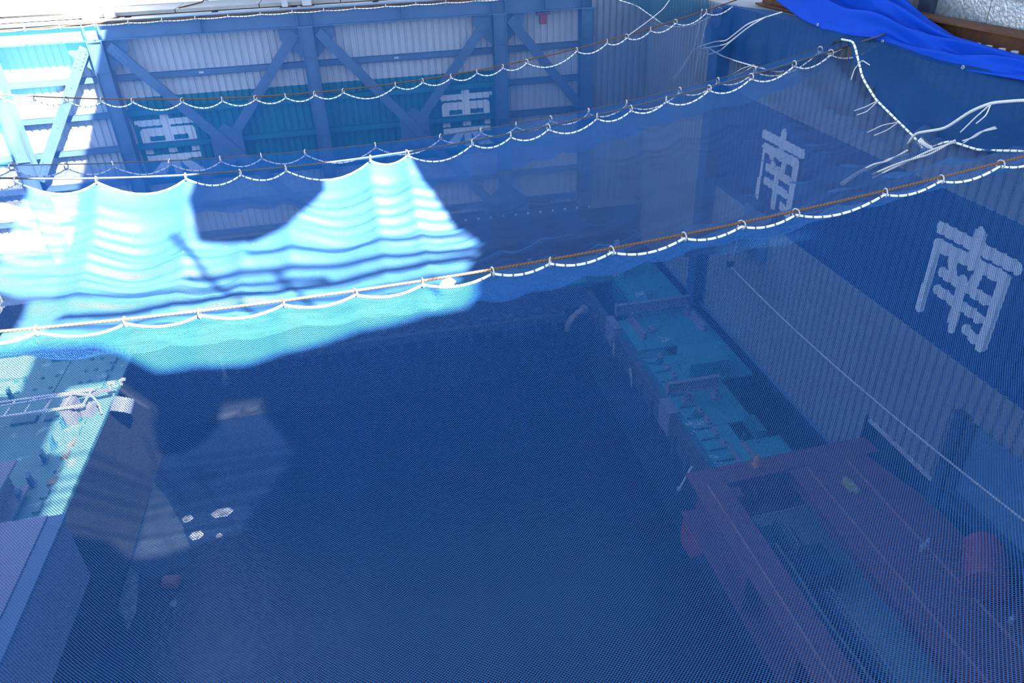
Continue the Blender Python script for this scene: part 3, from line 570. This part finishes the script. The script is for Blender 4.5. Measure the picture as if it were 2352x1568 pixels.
# ------------------------------------------------------------------ ground-level things beyond the far wall
kb = root('kerb', 'grey concrete kerb slabs along the top of the far wall', 'kerb', (0, 19, -.1))
for k in range(9): part('slab', MB().box((-9.0 + k * 1.78, 18.7, 0.0), (-7.24 + k * 1.78, 19.9, .07)), CONC if k < 2 else GREY, kb)
part('kerb_face', MB().box((-9, 18.62, -.3), (7.0, 18.72, -.02)), CONC, kb)
for x in (-8.0, -4.7, -2.9, -1.2, .6, 2.4): part('slot', MB().box((x, 18.6, -.12), (x + .13, 18.63, .0)), BLACK, kb)
wp = root('white_building', 'white panelled building wall beyond the far kerb', 'building', (-1, 20.5, 0))
for k in range(8): part('wall_panel', MB().box((-9.5 + k * 2.1, 20.3, .05), (-7.43 + k * 2.1, 20.4, 3.2)), mat('white_panel', (.8, .82, .85), .5, var=.06), wp)
for k in range(8): part('joint_strip', MB().box((-7.46 + k * 2.1, 20.28, .05), (-7.38 + k * 2.1, 20.31, 3.2)), GREY, wp)
t = root('white_bollard', 'white round bollard standing on the far kerb at the left', 'bollard', (-5.37, 18.62, 0)); part('shaft', MB().cyl((-5.37, 18.55, -.03), (-5.37, 18.55, .24), .165, 20), mat('bollard_white', (.85, .84, .8), .4), t, smooth=False); part('cap', MB().cyl((-5.37, 18.55, .24), (-5.37, 18.55, .26), .172, 20), mat('bollard_white', (.85, .84, .8), .4), t)
for k, (x, w_) in enumerate(((-4.98, .22), (-1.33, .13), (-.85, .2))):
    t = root('guard_post', ('broad grey steel post beside the white bollard', 'slim grey steel post on the far kerb', 'wider grey steel post right of the slim one')[k], 'post', (x, 18.66, 0), 'grey posts on the far kerb')
    part('shaft', MB().box((x - w_ / 2, 18.58, -.05), (x + w_ / 2, 18.7, .9)), mat('grey_post', (.35, .4, .46), .5), t); part('foot_plate', MB().box((x - w_ / 2 - .05, 18.56, -.03), (x + w_ / 2 + .05, 18.75, -.01)), RUST, t)
thing('white_sheet_cover', MB().plate([(-9, 18.9, .12), (-6.0, 18.75, .12), (-5.6, 19.0, .13), (-6.6, 20.2, .5), (-9, 20.2, .55)], .03), mat('cover_white', (.85, .84, .8), .5), 'white sheet cover lying over the kerb at the top left', 'sheet')
thing('strut_pipe', MB().tube([(-3.6, 18.8, .08), (-3.2, 19.5, .1), (-2.9, 20.0, .4)], .015, 6), RUST, 'thin strut propped between kerb and white building', 'strut')

# south rim: rusty beam, clamps, galvanised panels
rb = root('rusty_beam', 'rust brown H beam lying along the south rim', 'beam', (7.7, 8.5, 0)); part('beam_section', MB().hbeam((7.72, 3, .16), (7.72, 14, .16), .3, .32, (0, 0, 1), .03, .02), RUST, rb)
cp = MB().box((-.09, -.18, 0), (.09, .18, .05)).mesh('clamp_plate', CONC); nutm = MB().cyl((0, 0, .05), (0, 0, .11), .045, 6).mesh('nut', CONC)
for k in range(6):
    y = 6.95 + k * .40; o = root('clamp_plate', ORD[k] + ' white clamp plate from the right along the rusty beam', 'clamp', (7.48, y, .06), 'clamp plates along the rusty beam')
    q_ = inst('plate', cp, o, (7.48, y, .06)); inst('nut', nutm, q_, (0, -.09, 0)); inst('nut', nutm, q_, (0, .1, 0))
gp = root('galvanised_fence', 'blotchy galvanised sheet barrier above the rusty beam', 'fence', (8.1, 8, 0))
for k in range(8): part('sheet', MB().box((8.02, 3.6 + k * 1.3, .27), (8.06, 4.885 + k * 1.3, 1.2)), GALV, gp)
part('bottom_rail', MB().box((7.98, 3.6, .22), (8.1, 14, .28)), BLACK, gp); part('mid_rail', MB().box((7.97, 3.6, .60), (8.02, 14, .66)), GREY, gp)
part('post', MB().box((7.92, 9.75, 0), (8.05, 10.0, 1.2)), DARKSTEEL, gp)

# ------------------------------------------------------------------ cables, rings, nets
CAB = {'a': (13.6, (-2e-05, .01642, .0305, -.85588), .011), 'b': (10.0, (.0002, .01396, .01952, -.86125), .007), 'c': (9.3, (-.00044, .01754, .04031, -.82274), .011), 'd': (5.0, (-.00019, .01249, .02665, -.53153), .011)}
RX = {'a': [-6.1, -5.6, -5.14, -4.67, -4.15, -3.68, -2.91, -2.27, -1.73, -1.23, -.74, -.25, .66, 1.14, 1.65, 2.12, 2.59, 3.03, 3.96, 4.53, 4.9, 5.35, 5.82, 6.4],
      'b': [-4.9, -4.3, -3.69, -3.15, -2.47, -1.86, -1.35, -.79, .13, 1.01, 1.57, 2.06, 2.55, 3.09, 3.64, 4.42, 4.98, 5.53, 6.5],
      'c': [-4.6, -4.0, -3.16, -2.17, -1.54, -1.0, .04, .5, 1.34, 1.84, 2.34, 2.99, 3.45, 3.93, 4.52, 5.1, 5.7, 6.21],
      'd': [-3.5, -2.95, -2.39, -1.82, -1.32, -.74, -.22, .28, .81, 1.26, 1.75, 2.34, 2.82, 3.28, 4.05, 4.54, 5.07, 5.6, 6.2]}
def cz(k, x):
    a, b, c, d = CAB[k][1]; return ((a * x + b) * x + c) * x + d
XL, XR = -8.6, 6.98
LBL = {'a': ('rusty wire rope nearest the far wall', 'WIRE'), 'b': ('thin grey wire rope just behind the middle rope', ''), 'c': ('dark wire rope across the middle of the shaft', ''), 'd': ('nearest rusty wire rope, partly sunlit orange', '')}
ringm = {}
for k, (Y, _, r) in CAB.items():
    co = root('support_cable', LBL[k][0], 'cable', (0, Y, cz(k, 0)), 'wire ropes carrying the nets')
    part('wire_rope', MB().tube([(XL + (XR - XL) * i / 90, Y, cz(k, XL + (XR - XL) * i / 90)) for i in range(91)], r, 8), WIRE if k in 'ad' else stripe_mat('dark_wire_' + k, (.10, .09, .09), (.03, .03, .03), .03, .35, 2.0), co, smooth=True)
    R = .036 if k == 'd' else .042
    if k not in ringm or True:
        ringm[k] = MB().tube([(0, R * math.cos(2 * math.pi * i / 14), R * math.sin(2 * math.pi * i / 14)) for i in range(15)], .006 if k == 'd' else .009, 6, False).mesh('ring', RING, smooth=True)
    for x in RX[k]: inst('ring', ringm[k], co, (x, Y, cz(k, x) - R * .55), (0, 0, random.uniform(-.5, .5)))
# far edge rope and its rusty rod
co = root('edge_rod', 'rusty rod along the top of the far girder', 'rod', (-1, 17.72, 0)); part('rod', MB().tube([(-8.9 + k * .5, 17.75, -.02 + .015 * math.sin(k)) for k in range(33)], .014, 7), RUST, co)
ringf = MB().tube([(0, .04 * math.cos(2 * math.pi * i / 12), .04 * math.sin(2 * math.pi * i / 12)) for i in range(13)], .009, 6, False).mesh('ring', RING, smooth=True)
for k in range(22): inst('ring', ringf, co, (-8.4 + k * .66, 17.75, -.04))

def scallop(k, dy=0.0, drop=.05, sag=.17, base=None):
    """Lacing rope: hangs in loops from ring to ring."""
    Y = CAB[k][0] if base is None else base[0]; fz = (lambda x: cz(k, x)) if base is None else base[1]
    xs = [XL] + (RX[k] if base is None else base[2]) + [XR]; pts = []
    for a, b in zip(xs, xs[1:]):
        s = min(sag * (b - a), .2)
        for i in range(8):
            t = i / 8; x = a + (b - a) * t; pts.append((x, Y + dy, fz(a) * (1 - t) + fz(b) * t - drop - 4 * s * t * (1 - t)))
    return pts
def rope_z(pts):
    xs = [p[0] for p in pts]; zs = [p[2] for p in pts]
    def f(x):
        if x <= xs[0]: return zs[0]
        import bisect
        i = min(bisect.bisect_right(xs, x), len(xs) - 1); a = i - 1; t = (x - xs[a]) / max(xs[i] - xs[a], 1e-6); return zs[a] * (1 - t) + zs[i] * t
    return f
NX = 260
def net_sheet(ya, fa, yb, fb, sag, nv, wr=0.0, seed=0, extra=None, smin=0.12, fine=0.0):
    """Net slung from the edge y=ya (height fa(x)) to y=yb (fb(x)), sagging between; UV in metres."""
    rnd = random.Random(seed); ph = [rnd.uniform(0, 6.28) for _ in range(12)]; P = []; UV = []
    acc = [0.0] * (NX + 1); last = None
    for j in range(nv + 1):
        v = j / nv; t = v; row = []
        for i in range(NX + 1):
            x = XL + (XR - XL) * i / NX; y = ya + (yb - ya) * t
            sx = max(smin, 1 - abs((x + .8) / 8.6) ** 2.4)
            q = 4 * t * (1 - t)
            z = fa(x) * (1 - t) + fb(x) * t - sag * sx * q
            if wr:
                e = min(1, q * 2.2)
                z += e * wr * (math.sin(y * 9 + 1.3 * math.sin(x * .9 + ph[0]) + ph[1]) * .5 + math.sin(y * 17 + 2.0 * math.sin(x * .7 + ph[2]) + x * .6) * .3 + math.sin(x * 2.1 + y * 3 + ph[3]) * .5 + math.sin(x * 5.3 - y * 4.2 + ph[4]) * .25 + fine * math.sin(y * 44 + 3.2 * math.sin(x * 1.1 + ph[5]) + 1.5 * math.sin(x * 2.7 + y)) * (.5 + .5 * math.sin(x * 1.7 + y * 2.3 + ph[6])))
            if extra: z += extra(x, y, t)
            row.append((x, y, z))
        uvr = []
        for i, p in enumerate(row):
            if last: acc[i] += math.dist(p, last[i])
            uvr.append((p[0], acc[i]))
        P.append(row); UV.append(uvr); last = row
    # keep rows of the weave level: use the mean run along the cloth
    for j in range(nv + 1):
        m = sum(u[1] for u in UV[j]) / (NX + 1); UV[j] = [(u[0], 0.6 * m + 0.4 * u[1]) for u in UV[j]]
    return MB().grid(P, UV)
def safety_net(label, sheet, m, ropes, loc):
    o = root('safety_net', label, 'net', loc, 'blue safety nets across the shaft')
    part('net_sheet', sheet, m, o, smooth=True)
    for pts, r in ropes: part('edge_rope', MB().tube(pts, r, 6), ROPE, o, smooth=True)
    return o
sa, sb, sc_, sdd = scallop('a'), scallop('b'), scallop('c'), scallop('d', drop=.035, sag=.11)
rx0 = [-8.4 + k * .66 for k in range(22)]
s0 = scallop(None, 0, .02, .03, (17.75, lambda x: -.02, rx0))
fl = lambda f, d=0.0: (lambda x: f(x) + d)
safety_net('blue net between the far girder and the first rope', net_sheet(17.75, rope_z(s0), 13.6, rope_z(sa), .45, 40, .012, 1), NETU, [(s0, .013)], (0, 15.7, -1))
safety_net('blue net between the first rope and the middle ropes', net_sheet(13.6, rope_z(sa), 10.0, rope_z(sb), 1.15, 50, .025, 2, smin=.75), NETF, [(sa, .012), (sb, .009)], (0, 11.8, -1.8))
safety_net('blue net, sunlit at the left, between the middle rope and the nearest rope', net_sheet(9.3, rope_z(sc_), 5.0, rope_z(sdd), .86, 280, .05, 3, smin=.6, fine=.3), NETM, [(sc_, .012)], (0, 7.1, -1.5))
def near_lift(x, y, t):
    k = max(0, (x - 1.2)) * max(0, 2.6 - y); return 0.55 * (1 - math.exp(-0.3 * k * k)) * min(1, (1 - t) * 3)
safety_net('nearest blue net stretching under the viewer', net_sheet(5.0, rope_z(sdd), 0.6, lambda x: -.12, .62, 90, .008, 4, near_lift), NETN, [(sdd, .0115)], (0, 2.8, -1))
# narrow strip of net between the two middle ropes
o = root('net_strip', 'narrow slack strip of net between the two middle ropes', 'net', (0, 9.65, -1)); part('net_sheet', net_sheet(10.0, lambda x: cz('b', x), 9.3, lambda x: cz('c', x), .08, 12, .01, 9), NETF, o, smooth=True)
thing('paper_scrap', MB().plate([(.47, 5.85, -1.0), (.5, 5.9, -.98), (.58, 5.92, -.97), (.62, 5.87, -.99), (.57, 5.82, -1.02), (.5, 5.82, -1.02)], .004), mat('paper', (.75, .78, .82), .8), 'torn pale scrap caught in the net behind the nearest rope', 'scrap')

# loose nets and ropes on the south rim
def resample(pts, n):
    pts = [Vector(p) for p in pts]; L = [0]
    for a, b in zip(pts, pts[1:]): L.append(L[-1] + (b - a).length)
    out = []
    for i in range(n + 1):
        s = L[-1] * i / n; k = 0
        while k < len(L) - 2 and L[k + 1] < s: k += 1
        t = (s - L[k]) / max(L[k + 1] - L[k], 1e-6); out.append(pts[k].lerp(pts[k + 1], t))
    return out
def smooth_line(pts, n, it=3):
    p = resample(pts, n)
    for _ in range(it): p = [p[0]] + [(p[i - 1] + p[i] * 2 + p[i + 1]) / 4 for i in range(1, len(p) - 1)] + [p[-1]]
    return p
def drape(top, bot, n, m, bulge, amp, seed, bvec=(-1, 0, 0)):
    T = smooth_line(top, n); B = smooth_line(bot, n); rnd = random.Random(seed); ph = [rnd.uniform(0, 6.28) for _ in range(6)]; P = []; UV = []; bv = Vector(bvec)
    for j in range(m + 1):
        v = j / m; row = []; uvr = []
        for i in range(n + 1):
            u = i / n; p = T[i].lerp(B[i], v); e = 4 * v * (1 - v)
            p = p + bv * (bulge * e + amp * min(1, v * 3) * (math.sin(u * 21 + ph[0] + 3 * v) + .6 * math.sin(u * 43 + ph[1] - 4 * v) + .5 * math.sin(v * 9 + u * 8 + ph[2])) * .5)
            row.append(tuple(p)); uvr.append(((T[i] - T[0]).length + 0.0, (p - T[i]).length))
        P.append(row); UV.append(uvr)
    return MB().grid(P, UV), B
A_top = [(7.0, 14.15, .02), (7.0, 12.5, .10), (7.0, 11.2, .12), (6.98, 9.95, .08)]
A_bot = [(6.72, 14.28, -.50), (6.7, 13.94, -.71), (6.66, 13.3, -.74), (6.62, 12.69, -.72), (6.6, 11.84, -.68), (6.58, 11.1, -.62), (6.6, 10.52, -.42), (6.7, 9.97, -.05)]
sh, Bl = drape(A_top, A_bot, 60, 16, .10, .08, 11)
o = root('loose_net', 'dark blue loose net bunched under the far end of the tarpaulin', 'net', (6.8, 12, -.3), 'loose nets on the south rim'); part('net_sheet', sh, NETD, o, smooth=True); part('edge_rope', MB().tube([p + Vector((-.02, 0, 0)) for p in Bl[:46]], .012, 6), ROPE, o, smooth=True)
B_top = [(7.0, 10.1, .05), (7.0, 9.2, .1), (7.0, 8.2, .05), (7.0, 7.2, .04), (7.0, 5.4, .06)]
B_bot = [(6.25, 9.161, 0.152), (6.157, 8.77, 0.189), (6.138, 8.64, 0.077), (6.119, 8.407, -0.174), (6.101, 8.045, -0.36), (6.091, 7.505, -0.518), (6.091, 7.208, -0.611), (6.091, 7.068, -0.704), (6.101, 6.743, -0.499), (6.138, 6.361, -0.499), (6.138, 5.84, -0.36), (6.157, 5.115, -0.313)]
sh, Bl = drape(B_top, B_bot, 90, 22, .12, .10, 12)
o = root('loose_net', 'dark blue loose net hanging from the rim below the near end of the tarpaulin', 'net', (6.8, 7.7, -.4), 'loose nets on the south rim'); part('net_sheet', sh, NETD, o, smooth=True); part('edge_rope', MB().tube([p + Vector((-.02, -.01, .015)) for p in Bl], .013, 6), ROPE, o, smooth=True)
sh, Bl = drape([(5.1, 15.1, .5), (6.0, 15.0, .5), (6.9, 14.8, .4)], [(5.2, 15.0, .11), (5.56, 15.0, 0), (5.94, 15.0, -.25), (6.22, 15.0, -.43), (6.69, 14.95, -.46), (6.95, 14.6, -.25)], 40, 10, .05, .04, 13, (0, -1, 0))
o = root('loose_net', 'teal loose net hanging in the far right corner at the top', 'net', (6.1, 15, 0), 'loose nets on the south rim'); part('net_sheet', sh, NETT, o, smooth=True); part('edge_rope', MB().tube([p + Vector((0, -.02, 0)) for p in Bl], .010, 6), ROPE, o, smooth=True)

def rope(label, lines, r=.011, m=ROPEP, name='loose_rope'):
    o = root(name, label, 'rope', tuple(lines[0][0]), 'loose rope ends on the south rim')
    for k, l_ in enumerate(lines): part('strand' if len(lines) > 1 else 'rope', MB().tube(smooth_line(l_, max(12, len(l_) * 5), 2), r, 6), m, o, smooth=True)
    return o
rope('doubled white rope with a loop end trailing below the near loose net', [[(5.76, 6.921, -0.611), (5.527, 6.887, -0.699), (5.311, 6.826, -0.689), (5.096, 6.789, -0.752), (4.881, 6.724, -0.823)], [(5.76, 6.894, -0.647), (5.57, 6.923, -0.684), (5.397, 6.954, -0.782), (5.225, 6.921, -0.803), (5.053, 6.922, -0.927), (4.881, 6.724, -0.831)]], .011)
rope('second doubled white rope trailing beside the loop-ended one', [[(5.934, 6.486, -0.4), (5.714, 6.542, -0.547), (5.504, 6.605, -0.611), (5.312, 6.599, -0.656), (5.12, 6.576, -0.708)], [(5.934, 6.486, -0.418), (5.714, 6.559, -0.512), (5.504, 6.622, -0.637), (5.312, 6.574, -0.673), (5.12, 6.56, -0.74)]], .011)
rope('thick white rope running up across the near loose net', [[(5.962, 7.176, -0.63), (5.943, 7.102, -0.492), (5.934, 6.955, -0.437), (5.934, 6.661, -0.326), (5.934, 6.394, -0.087), (5.943, 6.182, 0.042), (5.943, 5.796, 0.152), (5.98, 4.968, 0.226)]], .016)
rope('pair of thin tails hanging from the knot at the right', [[(5.943, 6.182, 0.032), (5.893, 6.268, -0.113), (5.86, 6.37, -0.284)], [(5.943, 6.182, 0.032), (5.893, 6.149, -0.067), (5.86, 6.206, -0.157)]], .007)
rope('pair of tails tied half way down the near loose net', [[(6.059, 7.973, -0.339), (5.931, 7.984, -0.4), (5.832, 8.055, -0.458)], [(6.059, 7.973, -0.348), (5.931, 7.957, -0.454), (5.832, 7.992, -0.494)]], .006)
rope('pair of tails tied near the bottom of the near loose net', [[(6.05, 7.539, -0.487), (5.866, 7.536, -0.501), (5.702, 7.568, -0.582)], [(6.05, 7.539, -0.496), (5.866, 7.446, -0.537), (5.702, 7.436, -0.582)]], .006)
rope('single curl of cord high on the near loose net', [[(6.045, 8.23, 0.021), (6.005, 8.34, 0.065), (5.983, 8.421, -0.057), (5.962, 8.418, -0.179)]], .006)
rope('long pale tails hanging from the far loose net', [[(6.62, 14.25, -.05), (6.6, 14.3, -.45), (6.55, 14.3, -.75), (6.5, 14.6, -1.1), (6.45, 15.0, -1.45)], [(6.62, 14.2, -.7), (6.55, 14.4, -.85), (6.5, 14.5, -1.05), (6.45, 14.95, -1.5)], [(6.62, 14.0, -.1), (6.6, 14.05, -.5), (6.55, 14.2, -1.3)]], .009)
rope('bundle of white ropes tied up to the tarpaulin over the far loose net', [[(6.6, 14.2, -.72), (6.55, 13.4, -.5), (6.5, 12.9, -.42), (6.5, 12.2, -.05), (6.55, 11.75, .1), (6.7, 11.5, .2)], [(6.58, 14.0, -.72), (6.5, 13.2, -.55), (6.48, 12.8, -.45), (6.48, 12.1, -.08), (6.55, 11.7, .12)], [(6.58, 13.7, -.78), (6.5, 13.1, -.62), (6.48, 12.6, -.35), (6.5, 12.0, -.02)]], .011)
rope('short frayed tails below the far loose net', [[(6.58, 11.95, -.66), (6.55, 12.3, -.78), (6.55, 12.6, -.93)], [(6.58, 11.95, -.67), (6.55, 12.2, -.82), (6.55, 12.55, -.95)]], .007)
rope('pale cord crossing the first rope up to the teal net', [[(4.9, 13.55, -.32), (5.3, 13.6, -.1), (5.7, 13.9, .05), (6.1, 14.4, .25)]], .008)
rope('tangled cord end lying on the near loose net at the right', [[(5.98, 6.09, -0.17), (5.98, 6.21, -0.234), (5.98, 6.302, -0.326), (5.98, 6.44, -0.4)], [(5.98, 6.072, -0.179), (5.98, 6.256, -0.262), (5.98, 6.422, -0.418)]], .008)
kn = MB()
for k in range(7): kn.tube([(5.95, 6.97 - .03 * k, -.50 - .01 * k), (5.92, 6.98 - .03 * k, -.54), (5.95, 6.96 - .03 * k, -.58)], .012, 6)
thing('rope_knot', kn, ROPE, 'coiled white lashing where the ropes meet', 'knot')

# tarpaulin
def tarp():
    lo = smooth_line([(6.98, 13.4, .55), (6.95, 12.21, .29), (6.9, 11.22, .11), (6.9, 10.37, .03), (6.9, 9.75, .08), (6.9, 9.45, .10), (6.9, 8.99, .04), (6.9, 8.48, .0), (6.9, 7.62, .0), (6.92, 6.9, .04), (6.95, 5.2, .08)], 150, 3)
    hi = smooth_line([(7.5, 13.4, 1.1), (7.5, 11.5, .9), (7.5, 10.3, .72), (7.5, 9.69, .50), (7.5, 9.23, .33), (7.45, 8.61, .2), (7.42, 7.94, .17), (7.4, 7.2, .16), (7.4, 5.2, .16)], 150, 3)
    P = []; UV = []; m = 46
    for j in range(m + 1):
        v = j / m; row = []; uvr = []
        for i, (a, b) in enumerate(zip(lo, hi)):
            u = i / 150; p = a.lerp(b, v); wd = (b - a).length; e = math.sin(math.pi * v)
            fold = .15 * math.sin(v * 17 + 5 * math.sin(u * 5.0) - 2 * u) + .05 * math.sin(v * 31 - 7 * u + 1) + .03 * math.sin(v * 9 + u * 40)
            p = p + Vector((-.5, 0, .7)) * (fold * e * min(1, wd)) + Vector((-.02, 0, .12)) * e * wd
            p.y += .10 * math.sin(v * 5 + u * 9) * e
            row.append(tuple(p)); uvr.append((u * 8, v * wd))
        P.append(row); UV.append(uvr)
    return MB().grid(P, UV)
tp = root('tarpaulin', 'bright blue tarpaulin draped in folds over the south rim', 'tarpaulin', (7.2, 9, .2))
o = part('cloth', tarp(), TARP, tp, smooth=True); md = o.modifiers.new('thickness', 'SOLIDIFY'); md.thickness = .006
ey = MB().tube([(0, .018 * math.cos(a * .628), .018 * math.sin(a * .628)) for a in range(11)], .006, 6, False).mesh('eyelet', RING)
for y, z in ((10.75, .10), (7.7, .03), (9.2, .09), (6.6, .08)): inst('eyelet', ey, tp, (6.875, y, z))

# ------------------------------------------------------------------ added unseen sun blocker above and behind the viewer, cut to shape sun patches
cn = root('sun_blocker', 'added unseen sun blocker on tall posts above and behind the viewer', 'sun blocker', (3, 0, 0))
RP = mat('blocker_sheet', (.55, .56, .58), .7)
H0, H1 = 8.0, 8.12
for poly in ([(-9, -12), (14, -12), (14, -2.55), (5.0, -2.55), (4.9, -2.75), (4.2, -2.85), (3.4, -3.05), (2.8, -3.0), (2.3, -2.6), (-9, -2.55)], [(-9, -2.54), (1.2, -2.54), (1.1, -.6), (.6, -.3), (.45, 1.85), (-9, 1.85)], [(4.94, -2.54), (6.8, -2.54), (6.8, -2.0), (5.15, -2.0)], [(6.81, -2.44), (7.49, -2.44), (7.49, -2.0), (6.81, -2.0)], [(7.5, -2.54), (14, -2.54), (14, -2.0), (7.5, -2.0)],
             [(5.17, -1.99), (14, -1.99), (14, 1.85), (4.82, 1.85), (5.38, .69), (5.93, -.48)], [(2.35, 1.2), (2.6, .45), (3.2, .3), (3.6, .6), (3.95, 1.3), (3.85, 1.86), (2.35, 1.86)], [(-.5, 1.87), (14, 1.87), (14, 5.5), (-.9, 5.5)], [(-.9, 5.52), (14, 5.52), (14, 13), (-.96, 13)], [(-.96, 13.02), (14, 13.02), (14, 17.5), (-1.6, 17.5)]):
    part('blocker_panel', MB().prism(poly, H0, H1), RP, cn)  # added panels, outlines cut so sun falls only on chosen areas
for x, y in ((13.6, -11.6), (13.6, 17.2), (-8.6, -11.6), (13.6, 1.0)): part('post', MB().box((x - .15, y - .15, -.02), (x + .15, y + .15, H0)), STEEL, cn)  # made-up posts under the added shading panels
for xa, ya, xb, yb, bw in ((.9, -1.9, 5.4, -1.75, .06), (.9, -1.6, 5.5, -1.3, .09), (1.1, -1.25, 5.7, -1.05, .07), (1.5, -1.0, 5.8, -.6, .1), (1.0, -.55, 4.2, -.62, .06), (2.6, -.3, 5.9, -.45, .08), (3.2, .05, 5.8, -.1, .05)):
    part('shadow_batten', MB().bar((xa, ya, H0 + .06), (xb, yb, H0 + .06), bw, .05, (0, 1, 0)), STEEL, cn)  # added bars that streak the sunlit net with shadow
for xa, ya, xb, yb in ((2.3, .6, 3.7, -1.7), (3.6, -.4, 4.7, -2.6)): part('shadow_bar', MB().cyl((xa, ya, H0 + .1), (xb, yb, H0 + .1), .035, 8), BLACK, cn)  # added bars casting the diagonal shadows on the middle net
part('blocker_rail', MB().box((-.4, 1.86, H1), (14, 2.06, H1 + .3)), STEEL, cn)  # rail of the added sun blocker, out of view
